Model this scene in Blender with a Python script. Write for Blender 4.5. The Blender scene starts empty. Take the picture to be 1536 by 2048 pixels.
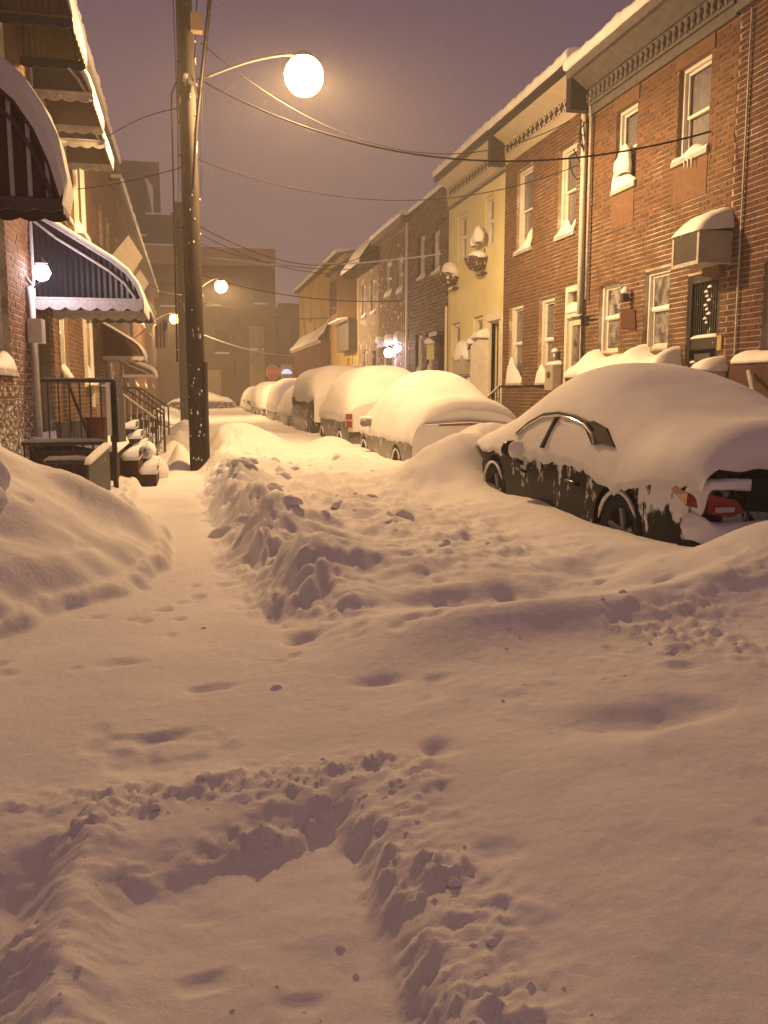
import bpy, math, random
import numpy as np
from mathutils import Vector
random.seed(7)
S = bpy.context.scene
COL = S.collection

# ---------------------------------------------------------------- camera
EYE = 1.55
YAW, PITCH = math.radians(12.2), math.radians(7.845)
cam_d = bpy.data.cameras.new('camera'); cam = bpy.data.objects.new('camera', cam_d); COL.objects.link(cam)
cam.location = (0, 0, EYE)
cam.rotation_euler = (math.pi/2 - PITCH, 0, -YAW)
cam_d.sensor_fit = 'VERTICAL'; cam_d.sensor_height = 24
cam_d.lens = 24*1771/2048
cam_d.clip_start = .05; cam_d.clip_end = 600
S.camera = cam

# ---------------------------------------------------------------- world, exposure
w = bpy.data.worlds.new('World'); S.world = w; w.use_nodes = True
nt = w.node_tree; nt.nodes.clear()
out = nt.nodes.new('ShaderNodeOutputWorld'); bg = nt.nodes.new('ShaderNodeBackground')
tc = nt.nodes.new('ShaderNodeTexCoord'); sp = nt.nodes.new('ShaderNodeSeparateXYZ')
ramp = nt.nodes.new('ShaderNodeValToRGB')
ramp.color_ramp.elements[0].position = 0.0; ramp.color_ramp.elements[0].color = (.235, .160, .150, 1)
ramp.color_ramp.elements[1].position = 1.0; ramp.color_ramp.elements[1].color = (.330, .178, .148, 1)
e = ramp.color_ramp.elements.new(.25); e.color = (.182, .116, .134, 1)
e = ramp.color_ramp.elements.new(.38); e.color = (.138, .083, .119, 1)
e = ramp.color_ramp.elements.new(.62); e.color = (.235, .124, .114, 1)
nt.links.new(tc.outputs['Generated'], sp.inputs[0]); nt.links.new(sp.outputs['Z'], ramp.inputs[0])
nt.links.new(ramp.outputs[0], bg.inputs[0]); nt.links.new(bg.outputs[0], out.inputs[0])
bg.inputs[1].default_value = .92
S.view_settings.view_transform = 'Standard'; S.view_settings.look = 'None'
S.view_settings.exposure = 0.0; S.view_settings.gamma = 1
S.view_settings.use_curve_mapping = False
S.cycles.use_denoising = True
S.cycles.max_bounces = 8; S.cycles.diffuse_bounces = 5; S.cycles.volume_bounces = 1
S.cycles.sample_clamp_indirect = 4.0
SODIUM = (1.0, .585, .24)

# ---------------------------------------------------------------- materials
def N(t, k): return t.nodes.new(k)
def mat(name, col, rough=.7, metal=0.0, var=.0, vscale=6.0, col2=None, snow=0.0, sscale=5.0, stretch=(1, 1, 1), bump=0.0, bscale=60.0, emit=None, estr=0, island=0.0, alpha=1, trans=0, snowcol=(.80, .82, .86), spec=.5, soft=.04, grad=None):
    m = bpy.data.materials.new(name); m.use_nodes = True
    t = m.node_tree; b = t.nodes['Principled BSDF']
    b.inputs['Roughness'].default_value = rough; b.inputs['Metallic'].default_value = metal
    b.inputs['Specular IOR Level'].default_value = spec
    c0 = N(t, 'ShaderNodeRGB'); c0.outputs[0].default_value = (*col, 1); cur = c0.outputs[0]
    tcn = N(t, 'ShaderNodeTexCoord'); geo = N(t, 'ShaderNodeNewGeometry')
    mp = N(t, 'ShaderNodeMapping'); mp.inputs['Scale'].default_value = stretch
    t.links.new(geo.outputs['Position'], mp.inputs[0])
    if var > 0:
        n = N(t, 'ShaderNodeTexNoise'); n.inputs['Scale'].default_value = vscale; n.inputs['Detail'].default_value = 6
        t.links.new(geo.outputs['Position'], n.inputs[0])
        mx = N(t, 'ShaderNodeMix'); mx.data_type = 'RGBA'
        c2 = col2 or tuple(x*(1-var) for x in col)
        mr = N(t, 'ShaderNodeMapRange'); mr.inputs[1].default_value = .35; mr.inputs[2].default_value = .65
        t.links.new(n.outputs[0], mr.inputs[0]); t.links.new(mr.outputs[0], mx.inputs[0])
        t.links.new(cur, mx.inputs[6]); mx.inputs[7].default_value = (*c2, 1); cur = mx.outputs[2]
    if island > 0:
        oi = N(t, 'ShaderNodeObjectInfo'); ad = N(t, 'ShaderNodeMath'); ad.operation = 'ADD'
        t.links.new(geo.outputs['Random Per Island'], ad.inputs[0]); t.links.new(oi.outputs['Random'], ad.inputs[1])
        fr = N(t, 'ShaderNodeMath'); fr.operation = 'FRACT'; t.links.new(ad.outputs[0], fr.inputs[0])
        hs = N(t, 'ShaderNodeHueSaturation'); mr = N(t, 'ShaderNodeMapRange')
        mr.inputs[3].default_value = 1-island; mr.inputs[4].default_value = 1+island
        t.links.new(fr.outputs[0], mr.inputs[0]); t.links.new(mr.outputs[0], hs.inputs['Value']); t.links.new(cur, hs.inputs['Color'])
        cur = hs.outputs[0]
    if snow > 0:
        n = N(t, 'ShaderNodeTexNoise'); n.inputs['Scale'].default_value = sscale; n.inputs['Detail'].default_value = 8; n.inputs['Roughness'].default_value = .65
        t.links.new(mp.outputs[0], n.inputs[0])
        mr = N(t, 'ShaderNodeMapRange'); th = .72-.45*snow
        mr.inputs[1].default_value = th; mr.inputs[2].default_value = th+soft
        src = n.outputs[0]
        if grad:
            sx = N(t, 'ShaderNodeSeparateXYZ'); t.links.new(geo.outputs['Position'], sx.inputs[0])
            for ax, c0_, k_, lo, hi in grad:
                g1 = N(t, 'ShaderNodeMath'); g1.operation = 'SUBTRACT'; t.links.new(sx.outputs[ax], g1.inputs[0]); g1.inputs[1].default_value = c0_
                g2 = N(t, 'ShaderNodeMath'); g2.operation = 'MULTIPLY'; t.links.new(g1.outputs[0], g2.inputs[0]); g2.inputs[1].default_value = k_
                g3 = N(t, 'ShaderNodeClamp'); t.links.new(g2.outputs[0], g3.inputs[0]); g3.inputs[1].default_value = lo; g3.inputs[2].default_value = hi
                g4 = N(t, 'ShaderNodeMath'); g4.operation = 'ADD'; t.links.new(src, g4.inputs[0]); t.links.new(g3.outputs[0], g4.inputs[1]); src = g4.outputs[0]
        t.links.new(src, mr.inputs[0])
        mx = N(t, 'ShaderNodeMix'); mx.data_type = 'RGBA'; t.links.new(mr.outputs[0], mx.inputs[0])
        t.links.new(cur, mx.inputs[6]); mx.inputs[7].default_value = (*snowcol, 1); cur = mx.outputs[2]
        mm = N(t, 'ShaderNodeMix'); mm.data_type = 'FLOAT'; t.links.new(mr.outputs[0], mm.inputs[0])
        mm.inputs[2].default_value = rough; mm.inputs[3].default_value = .9; t.links.new(mm.outputs[0], b.inputs['Roughness'])
        m2 = N(t, 'ShaderNodeMath'); m2.operation = 'SUBTRACT'; m2.inputs[0].default_value = 1; t.links.new(mr.outputs[0], m2.inputs[1])
        m3 = N(t, 'ShaderNodeMath'); m3.operation = 'MULTIPLY'; m3.inputs[1].default_value = metal; t.links.new(m2.outputs[0], m3.inputs[0])
        t.links.new(m3.outputs[0], b.inputs['Metallic'])
        bp = N(t, 'ShaderNodeBump'); bp.inputs['Distance'].default_value = .02; bp.inputs['Strength'].default_value = .7
        t.links.new(mr.outputs[0], bp.inputs['Height']); t.links.new(bp.outputs[0], b.inputs['Normal'])
    elif bump > 0:
        n = N(t, 'ShaderNodeTexNoise'); n.inputs['Scale'].default_value = bscale; n.inputs['Detail'].default_value = 8
        t.links.new(mp.outputs[0], n.inputs[0])
        bp = N(t, 'ShaderNodeBump'); bp.inputs['Distance'].default_value = .02; bp.inputs['Strength'].default_value = bump
        t.links.new(n.outputs[0], bp.inputs['Height']); t.links.new(bp.outputs[0], b.inputs['Normal'])
    t.links.new(cur, b.inputs['Base Color'])
    if emit:
        b.inputs['Emission Color'].default_value = (*emit, 1); b.inputs['Emission Strength'].default_value = estr
    if trans: b.inputs['Transmission Weight'].default_value = trans
    return m

def snow_mat(name, grain=.35):
    m = bpy.data.materials.new(name); m.use_nodes = True
    t = m.node_tree; b = t.nodes['Principled BSDF']
    b.inputs['Roughness'].default_value = .75; b.inputs['Specular IOR Level'].default_value = .25
    geo = N(t, 'ShaderNodeNewGeometry')
    n1 = N(t, 'ShaderNodeTexNoise'); n1.inputs['Scale'].default_value = 190; n1.inputs['Detail'].default_value = 5; n1.inputs['Roughness'].default_value = .75
    n2 = N(t, 'ShaderNodeTexNoise'); n2.inputs['Scale'].default_value = 28; n2.inputs['Detail'].default_value = 7
    n3 = N(t, 'ShaderNodeTexNoise'); n3.inputs['Scale'].default_value = 2.3; n3.inputs['Detail'].default_value = 4
    for n in (n1, n2, n3): t.links.new(geo.outputs['Position'], n.inputs[0])
    ad = N(t, 'ShaderNodeMath'); ad.operation = 'MULTIPLY_ADD'; ad.inputs[1].default_value = .35
    t.links.new(n1.outputs[0], ad.inputs[0]); t.links.new(n2.outputs[0], ad.inputs[2])
    bp = N(t, 'ShaderNodeBump'); bp.inputs['Distance'].default_value = .012; bp.inputs['Strength'].default_value = grain
    t.links.new(ad.outputs[0], bp.inputs['Height']); t.links.new(bp.outputs[0], b.inputs['Normal'])
    r = N(t, 'ShaderNodeValToRGB'); r.color_ramp.elements[0].color = (.76, .77, .80, 1); r.color_ramp.elements[1].color = (.86, .87, .89, 1)
    r.color_ramp.elements[0].position = .3; r.color_ramp.elements[1].position = .7
    t.links.new(n3.outputs[0], r.inputs[0])
    n4 = N(t, 'ShaderNodeTexNoise'); n4.inputs['Scale'].default_value = 330; n4.inputs['Detail'].default_value = 3; t.links.new(geo.outputs['Position'], n4.inputs[0])
    m4 = N(t, 'ShaderNodeMapRange'); m4.inputs[1].default_value = .25; m4.inputs[2].default_value = .75; m4.inputs[3].default_value = .80; m4.inputs[4].default_value = 1.12; t.links.new(n4.outputs[0], m4.inputs[0])
    h4 = N(t, 'ShaderNodeHueSaturation'); t.links.new(m4.outputs[0], h4.inputs['Value']); t.links.new(r.outputs[0], h4.inputs['Color']); t.links.new(h4.outputs[0], b.inputs['Base Color'])
    return m

M = {}
M['snow'] = snow_mat('snow', .45)
M['snow_soft'] = snow_mat('soft_snow', .22)
M['brick_orange'] = mat('orange_brick', (.150, .076, .040), .85, var=.5, vscale=30, island=.28, bump=.5, bscale=90)
M['brick_dark'] = mat('dark_brick', (.085, .032, .024), .85, var=.4, vscale=30, island=.3, bump=.5, bscale=90)
M['brick_red'] = mat('red_brick', (.125, .045, .027), .85, var=.4, vscale=30, island=.28, bump=.5, bscale=90)
M['brick_left'] = mat('snow_plastered_red_brick', (.125, .045, .027), .85, var=.4, vscale=30, island=.28, snow=.40, sscale=7, stretch=(1, 1, 2.5), soft=.15, grad=[('Z', 1.9, -.10, -.25, .14)])
M['brick_brown'] = mat('brown_brick', (.10, .055, .04), .85, var=.4, vscale=30, island=.35, snow=.30, sscale=5)
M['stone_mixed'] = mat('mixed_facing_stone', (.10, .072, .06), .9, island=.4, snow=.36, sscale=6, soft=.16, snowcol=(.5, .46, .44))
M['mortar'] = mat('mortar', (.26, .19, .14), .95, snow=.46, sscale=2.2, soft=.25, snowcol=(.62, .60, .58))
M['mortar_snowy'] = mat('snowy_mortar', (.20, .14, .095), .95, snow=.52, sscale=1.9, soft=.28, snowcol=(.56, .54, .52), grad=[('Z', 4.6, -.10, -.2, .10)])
M['stucco_yellow'] = mat('yellow_stucco', (.70, .66, .38), .9, var=.12, vscale=1.2, bump=.3, bscale=40)
M['stucco_tan'] = mat('tan_stucco', (.46, .35, .13), .9, var=.25, vscale=.8, bump=.3, bscale=20)
M['stucco_grey'] = mat('grey_facing', (.20, .17, .16), .9, snow=.40, sscale=2.2, soft=.2)
M['white'] = mat('white_painted_wood', (.68, .66, .62), .6, var=.15, vscale=9)
M['white_dirty'] = mat('weathered_white_paint', (.45, .43, .42), .7, var=.3, vscale=7, snow=.3, sscale=9)
M['cornice_grey'] = mat('grey_painted_cornice', (.12, .112, .115), .7, var=.3, vscale=7)
M['cornice_cream'] = mat('cream_painted_cornice', (.52, .47, .38), .7, var=.1, vscale=5)
M['dark_trim'] = mat('dark_gutter_metal', (.022, .019, .022), .5)
M['lintel'] = mat('brown_stone_lintel', (.17, .095, .055), .9, var=.25, vscale=12, bump=.3)
def glass_mat(name, frost=0):
    m = bpy.data.materials.new(name); m.use_nodes = True; t = m.node_tree; t.nodes.clear()
    o = N(t, 'ShaderNodeOutputMaterial'); tr = N(t, 'ShaderNodeBsdfTransparent'); tr.inputs[0].default_value = (.86, .87, .9, 1)
    gl = N(t, 'ShaderNodeBsdfGlossy'); gl.inputs['Roughness'].default_value = .06; mx = N(t, 'ShaderNodeMixShader')
    fz = N(t, 'ShaderNodeLayerWeight'); pw = N(t, 'ShaderNodeMath'); pw.operation = 'POWER'; pw.inputs[1].default_value = 3.5; t.links.new(fz.outputs['Facing'], pw.inputs[0]); t.links.new(pw.outputs[0], mx.inputs[0])
    t.links.new(tr.outputs[0], mx.inputs[1]); t.links.new(gl.outputs[0], mx.inputs[2]); cur = mx.outputs[0]
    if frost:
        g = N(t, 'ShaderNodeNewGeometry'); n = N(t, 'ShaderNodeTexNoise'); n.inputs['Scale'].default_value = 5; n.inputs['Detail'].default_value = 8
        t.links.new(g.outputs['Position'], n.inputs[0]); mr = N(t, 'ShaderNodeMapRange'); mr.inputs[1].default_value = .40; mr.inputs[2].default_value = .95; mr.inputs[4].default_value = .55
        t.links.new(n.outputs[0], mr.inputs[0]); d = N(t, 'ShaderNodeBsdfDiffuse'); d.inputs[0].default_value = (.7, .7, .72, 1)
        m2 = N(t, 'ShaderNodeMixShader'); t.links.new(mr.outputs[0], m2.inputs[0]); t.links.new(cur, m2.inputs[1]); t.links.new(d.outputs[0], m2.inputs[2]); cur = m2.outputs[0]
    t.links.new(cur, o.inputs[0]); return m
M['glass'] = glass_mat('window_glass')
M['glass_frost'] = glass_mat('snow_streaked_glass', 1)
M['curtain'] = mat('pale_curtain', (.40, .37, .34), .9, var=.25, vscale=9, stretch=(1, 6, .4))
M['iron'] = mat('black_iron', (.02, .018, .02), .45, snow=.18, sscale=14)
M['iron_clean'] = mat('dark_iron', (.022, .02, .022), .45)
M['gate_snowy'] = mat('snow_splashed_iron', (.02, .02, .022), .45, snow=.24, sscale=9, stretch=(1, 1, .5))
M['navy'] = mat('navy_corrugated_metal', (.010, .012, .024), .4, metal=.1, var=.3, vscale=4)
M['awning_frame'] = mat('snow_crusted_white_frame', (.62, .60, .62), .75, var=.25, vscale=20)
M['awning_brown'] = mat('brown_awning_slats', (.13, .085, .06), .7, var=.3, vscale=4)
M['awning_lamplit'] = mat('lamplit_awning_metal', (.23, .17, .07), .7, var=.3, vscale=5)  # lamplight coming through the far end panels is put into this olive
M['awning_purple'] = mat('plum_awning_frame', (.10, .065, .08), .6, var=.3)
M['awning_maroon'] = mat('maroon_awning_metal', (.085, .02, .02), .6, var=.2)
M['awning_dark'] = mat('dark_awning_panel', (.015, .012, .03), .5)  # backlit shade of the nearer end panels put into the colour
M['pole_wood'] = mat('creosoted_pole_wood', (.028, .019, .014), .9, var=.5, vscale=5, snow=.19, sscale=5, stretch=(1, 1, .35))
M['wire'] = mat('black_cable', (.015, .013, .013), .8, spec=.2)
M['wire_snow'] = mat('iced_cable', (.55, .55, .58), .7)
M['galv'] = mat('galvanised_arm', (.22, .21, .20), .45, metal=.5)
M['paint_black'] = mat('black_car_paint', (.007, .007, .008), .4, metal=.0, snow=.34, sscale=5.2, stretch=(1, 1, .55), spec=.12, grad=[('Z', .72, .42, -.16, .12), ('Y', 6.6, -.05, -.02, .06)])
M['paint_black_clean'] = mat('glossy_black_car_paint', (.006, .006, .008), .3, spec=.18)
M['paint_silver'] = mat('silver_car_paint', (.20, .19, .18), .45, metal=.4, snow=.36, sscale=3.0, soft=.12)
M['paint_grey'] = mat('grey_car_paint', (.07, .07, .075), .3, metal=.4, snow=.40, sscale=3.5, soft=.12)
M['paint_dark'] = mat('dark_car_paint', (.02, .018, .02), .3, snow=.36, sscale=4, soft=.1)
M['rubber'] = mat('tyre_rubber', (.014, .014, .014), .9, snow=.22, sscale=12)
M['rim'] = mat('alloy_rim', (.20, .20, .21), .35, metal=.8)
M['chrome'] = mat('chrome_trim', (.75, .74, .72), .12, metal=1)
M['red_lens'] = mat('red_tail_lens', (.24, .010, .008), .15, spec=.7, emit=(.6, .02, .01), estr=.0)
M['red_lens'].node_tree.nodes['Principled BSDF'].inputs['Coat Weight'].default_value = .15
M['clear_lens'] = mat('clear_lens', (.45, .42, .42), .15)
M['black'] = mat('black_plastic', (.012, .012, .012), .7)
M['ac_metal'] = mat('air_conditioner_casing', (.40, .37, .33), .6, var=.2, vscale=8)
M['ac_grille'] = mat('dark_grille', (.06, .055, .05), .8)
M['grey_box'] = mat('grey_meter_box', (.36, .33, .30), .6, var=.2)
M['door_dark'] = mat('dark_door', (.03, .028, .035), .5)
M['door_white'] = mat('white_storm_door', (.60, .56, .46), .6)
M['wicker'] = mat('dark_coir_basket', (.07, .045, .03), .95, snow=.35, sscale=12)
M['far_dark'] = mat('dark_far_masonry', (.055, .045, .045), .95, var=.3, vscale=.5)
M['far_brown'] = mat('brown_far_masonry', (.13, .08, .05), .95, var=.35, vscale=.7)
M['far_tan'] = mat('tan_far_parapet', (.36, .27, .17), .95, var=.15, vscale=.5)
M['red_sign'] = mat('red_sign_face', (.34, .028, .025), .5)
M['sign_white'] = mat('white_sign_paint', (.45, .42, .40), .5)
M['sign_snow'] = mat('snow_plastered_sign', (.42, .39, .36), .9, var=.15, vscale=6)
M['bark'] = mat('dark_bark', (.05, .035, .028), .95)
M['barrel'] = mat('dark_barrel_wood', (.022, .02, .024), .6)
M['clay'] = mat('dark_red_pot', (.11, .025, .02), .8, var=.3)
M['grey_bin'] = mat('grey_bin_plastic', (.16, .15, .15), .6)
M['lamp_orange'] = mat('lit_sodium_refractor', (1, .7, .3), .4, emit=(1.0, .74, .34), estr=45)
M['lamp_orange_far'] = mat('lit_far_refractor', (1, .7, .3), .4, emit=(1.0, .74, .34), estr=30)
for q_ in ('lamp_orange', 'lamp_orange_far'):
    t_ = M[q_].node_tree; b_ = t_.nodes['Principled BSDF']; o_ = [n for n in t_.nodes if n.type == 'OUTPUT_MATERIAL'][0]
    tr_ = t_.nodes.new('ShaderNodeBsdfTransparent'); mx_ = t_.nodes.new('ShaderNodeMixShader'); mx_.inputs[0].default_value = .2
    t_.links.new(tr_.outputs[0], mx_.inputs[1]); t_.links.new(b_.outputs[0], mx_.inputs[2]); t_.links.new(mx_.outputs[0], o_.inputs[0])
M['lamp_pink'] = mat('lit_porch_globe', (1, .9, .95), .4, emit=(1.0, .86, .90), estr=40)
M['window_lit'] = mat('lit_window_pane', (.5, .4, .2), .5, emit=(1.0, .66, .22), estr=.9)
M['fan_lit'] = mat('lit_fanlight_pane', (.4, .5, .8), .5, emit=(.55, .72, 1.0), estr=1.1)
M['flag_red'] = mat('red_flag_cloth', (.20, .04, .035), .9)
M['flag_white'] = mat('white_flag_cloth', (.30, .28, .26), .9)
M['flag_blue'] = mat('blue_flag_cloth', (.03, .04, .14), .9)
M['curtain_dark'] = mat('dim_curtain', (.20, .18, .165), .9, var=.25, vscale=9)

# ---------------------------------------------------------------- mesh helpers
def smooth_mesh(me):
    me.polygons.foreach_set('use_smooth', [True]*len(me.polygons))

class MB:
    def __init__(s): s.v = []; s.f = []
    def quad(s, a, b, c, d):
        n = len(s.v); s.v += [a, b, c, d]; s.f.append((n, n+1, n+2, n+3))
    def poly(s, pts):
        n = len(s.v); s.v += list(pts); s.f.append(tuple(range(n, n+len(pts))))
    def hexa(s, p):
        n = len(s.v); s.v += p
        for f in ((0, 3, 2, 1), (4, 5, 6, 7), (0, 1, 5, 4), (1, 2, 6, 5), (2, 3, 7, 6), (3, 0, 4, 7)):
            s.f.append(tuple(n+i for i in f))
    def box(s, x0, x1, y0, y1, z0, z1):
        s.hexa([(x0, y0, z0), (x1, y0, z0), (x1, y1, z0), (x0, y1, z0), (x0, y0, z1), (x1, y0, z1), (x1, y1, z1), (x0, y1, z1)])
    def fbox(s, P, s0, s1, z0, z1, d0, d1):
        s.hexa([P(s0, z0, d0), P(s1, z0, d0), P(s1, z0, d1), P(s0, z0, d1), P(s0, z1, d0), P(s1, z1, d0), P(s1, z1, d1), P(s0, z1, d1)])
    def prism(s, pts, off):
        n = len(s.v); k = len(pts)
        s.v += [tuple(p) for p in pts] + [(p[0]+off[0], p[1]+off[1], p[2]+off[2]) for p in pts]
        s.f.append(tuple(range(n, n+k))); s.f.append(tuple(range(n+2*k-1, n+k-1, -1)))
        for i in range(k): j = (i+1) % k; s.f.append((n+i, n+j, n+k+j, n+k+i))
    def tube(s, pts, r, n=8, caps=True):
        pts = [Vector(p) for p in pts]; base = len(s.v)
        rr = r if isinstance(r, (list, tuple)) else [r]*len(pts)
        prev = None
        for i, p in enumerate(pts):
            t = (pts[min(i+1, len(pts)-1)]-pts[max(i-1, 0)]).normalized()
            if prev is None: a = t.orthogonal().normalized()
            else:
                a = prev-t*prev.dot(t)
                a = a.normalized() if a.length > 1e-6 else t.orthogonal().normalized()
            prev = a; b = t.cross(a)
            for k in range(n):
                an = 2*math.pi*k/n
                s.v.append(tuple(p+(a*math.cos(an)+b*math.sin(an))*rr[i]))
        for i in range(len(pts)-1):
            for k in range(n):
                k2 = (k+1) % n
                s.f.append((base+i*n+k, base+i*n+k2, base+(i+1)*n+k2, base+(i+1)*n+k))
        if caps:
            s.f.append(tuple(base+k for k in range(n))[::-1]); s.f.append(tuple(base+(len(pts)-1)*n+k for k in range(n)))
    def grid(s, rows):
        base = len(s.v); m = len(rows[0])
        for r in rows: s.v += [tuple(p) for p in r]
        for i in range(len(rows)-1):
            for j in range(m-1):
                s.f.append((base+i*m+j, base+i*m+j+1, base+(i+1)*m+j+1, base+(i+1)*m+j))
    def lathe(s, c, prof, n=24, axis='z'):
        rows = []
        for k in range(n+1):
            a = 2*math.pi*k/n; ca, sa = math.cos(a), math.sin(a)
            if axis == 'z': rows.append([(c[0]+r*ca, c[1]+r*sa, c[2]+h) for r, h in prof])
            else: rows.append([(c[0]+h, c[1]+r*ca, c[2]+r*sa) for r, h in prof])
        s.grid(rows)
    def build(s, name, m, parent=None, smooth=False, kind=None):
        me = bpy.data.meshes.new(name)
        off = parent_loc(parent)
        vs = [(x-off[0], y-off[1], z-off[2]) for x, y, z in s.v] if parent else s.v
        me.from_pydata(vs, [], s.f); me.update()
        me.materials.append(m)
        if smooth: smooth_mesh(me)
        o = bpy.data.objects.new(name, me); COL.objects.link(o)
        if parent: o.parent = parent
        if kind: o['kind'] = kind
        return o

def parent_loc(p):
    x = y = z = 0
    while p:
        x += p.location.x; y += p.location.y; z += p.location.z; p = p.parent
    return (x, y, z)

def thing(name, label, cat, loc=(0, 0, 0), group=None):
    o = bpy.data.objects.new(name, None); COL.objects.link(o); o.location = loc
    o.empty_display_size = .2
    o['label'] = label; o['category'] = cat
    if group: o['group'] = group
    return o
def tag(o, label, cat, group=None):
    o['label'] = label; o['category'] = cat
    if group: o['group'] = group
    return o

def Pr(s, z, d): return (7.2-d, s, z)
def Pl(s, z, d): return (-2.0+d, s, z)

# ---- value noise
_rng = np.random.RandomState(3)
_T = _rng.rand(256, 256)
def vnoise(x, y):
    xi = np.floor(x).astype(int); yi = np.floor(y).astype(int)
    fx = x-xi; fy = y-yi
    fx = fx*fx*fx*(fx*(fx*6-15)+10); fy = fy*fy*fy*(fy*(fy*6-15)+10)
    a = _T[xi & 255, yi & 255]; b = _T[(xi+1) & 255, yi & 255]; c = _T[xi & 255, (yi+1) & 255]; d = _T[(xi+1) & 255, (yi+1) & 255]
    return (a*(1-fx)+b*fx)*(1-fy)+(c*(1-fx)+d*fx)*fy
def fbm(x, y, o=4, g=.5):
    r = 0; a = 1; t = 0
    for k in range(o):
        r = r+a*vnoise(x+17.3*k, y+9.1*k); t += a; a *= g; x = x*2.03; y = y*2.03
    return r/t-.5
def ss(a, b, x):
    t = np.clip((x-a)/(b-a), 0, 1); return t*t*(3-2*t)
def nf(x, y, o=3): return float(fbm(np.array([x]), np.array([y]), o)[0])

def ridge(mb, A, B, wid, h, out, n=None, base=.0, noise=.25, seed=0, endtaper=.12, tilt=0.0):
    """snow mound lying along A-B: wid = how far it reaches towards `out`, h = height (number or function of 0..1)"""
    A = Vector(A); B = Vector(B); L = (B-A).length; out = Vector(out).normalized()
    n = n or max(6, int(L/.06)); rows = []
    for i in range(n+1):
        t = i/n; p = A+(B-A)*t
        hh = h(t) if callable(h) else h
        e = min(1, t*L/endtaper, (1-t)*L/endtaper); e = math.sqrt(max(0, 1-(1-e)**2)) if endtaper > 0 else 1
        q = 1+noise*2*nf(t*L*5+seed*7.7, seed*3.1); hh = hh*q*(.25+.75*e); ww = wid*(.8+.2*e)*(1+noise*.5*nf(t*L*7+seed*2.2, 5.5))
        row = []
        for k in range(7):
            a = math.pi*k/6*.5
            row.append(p+out*(ww*math.sin(a)+tilt*0)+Vector((0, 0, hh*math.cos(a)+base)))
        row.append(p+out*ww*.9+Vector((0, 0, -.012))); row.append(p+Vector((0, 0, -.012))); rows.append(row)
    mb.grid(rows); mb.poly(rows[0]); mb.poly(rows[-1][::-1])

def blob(mb, c, rx, ry, rz, seed=0, amp=.25, nu=14, nv=8, zcut=-.3):
    rows = []
    for j in range(nv+1):
        ph = -math.pi/2*.6+(math.pi/2*1.6)*j/nv
        row = []
        for i in range(nu+1):
            th = 2*math.pi*(i % nu)/nu
            x, y, z = math.cos(th)*math.cos(ph), math.sin(th)*math.cos(ph), math.sin(ph)
            k = 1+amp*2*nf(x*1.7+seed*5.3+z, y*1.7+seed*2.9)
            row.append((c[0]+rx*x*k, c[1]+ry*y*k, c[2]+rz*max(z, zcut)*k))
        rows.append(row)
    mb.grid(rows)

# ---------------------------------------------------------------- ground
HB = [(.62, 10.4, .32, .55, .15), (.95, 12.6, .5, .7, .16), (.75, 7.0, .45, .5, .10), (1.5, 10.9, .5, .4, .09), (1.3, 9.1, .35, .3, .10), (.5, 8.4, .25, .3, .10),
 # rounded drifts: (x, y, rx, ry, height)
 (.85, 16.6, .75, 1.6, .50), (1.4, 8.0, .9, .8, .10), (.55, 7.2, .35, .5, .16), (.35, 8.6, .22, .5, .22), (.30, 9.8, .2, .45, .2),
 (.45, 11.2, .3, .8, .15), (3.05, 3.95, .75, .75, .34), (4.3, 4.0, 1.1, .8, .42), (2.95, 9.85, .5, .60, .46), (2.9, 11.0, .6, .9, .15), (3.5, 10.6, .55, 1.0, .40), (4.3, 10.8, .9, 1.0, .50),
 (2.3, 13.2, .5, 1.0, .16), (2.6, 16.5, .35, 1.0, .2), (1.0, 5.3, .5, .5, .13), (1.9, 5.2, .9, .6, .10), (1.5, 3.75, 1.2, .25, .10),
 (-.45, 15.2, .45, 1.0, .34), (-.5, 18.5, .5, 1.2, .30), (-.3, 23, .6, 2, .35), (5.9, 19.0, .8, 1.0, .75), (5.9, 10, .9, 3, .5), (5.7, 21.5, .6, .8, .55),
 (2.3, 9.8, .6, .6, .10), (1.5, 21, .8, 1.6, .15), (-.7, 6.05, .25, .35, -.10),
]
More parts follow.
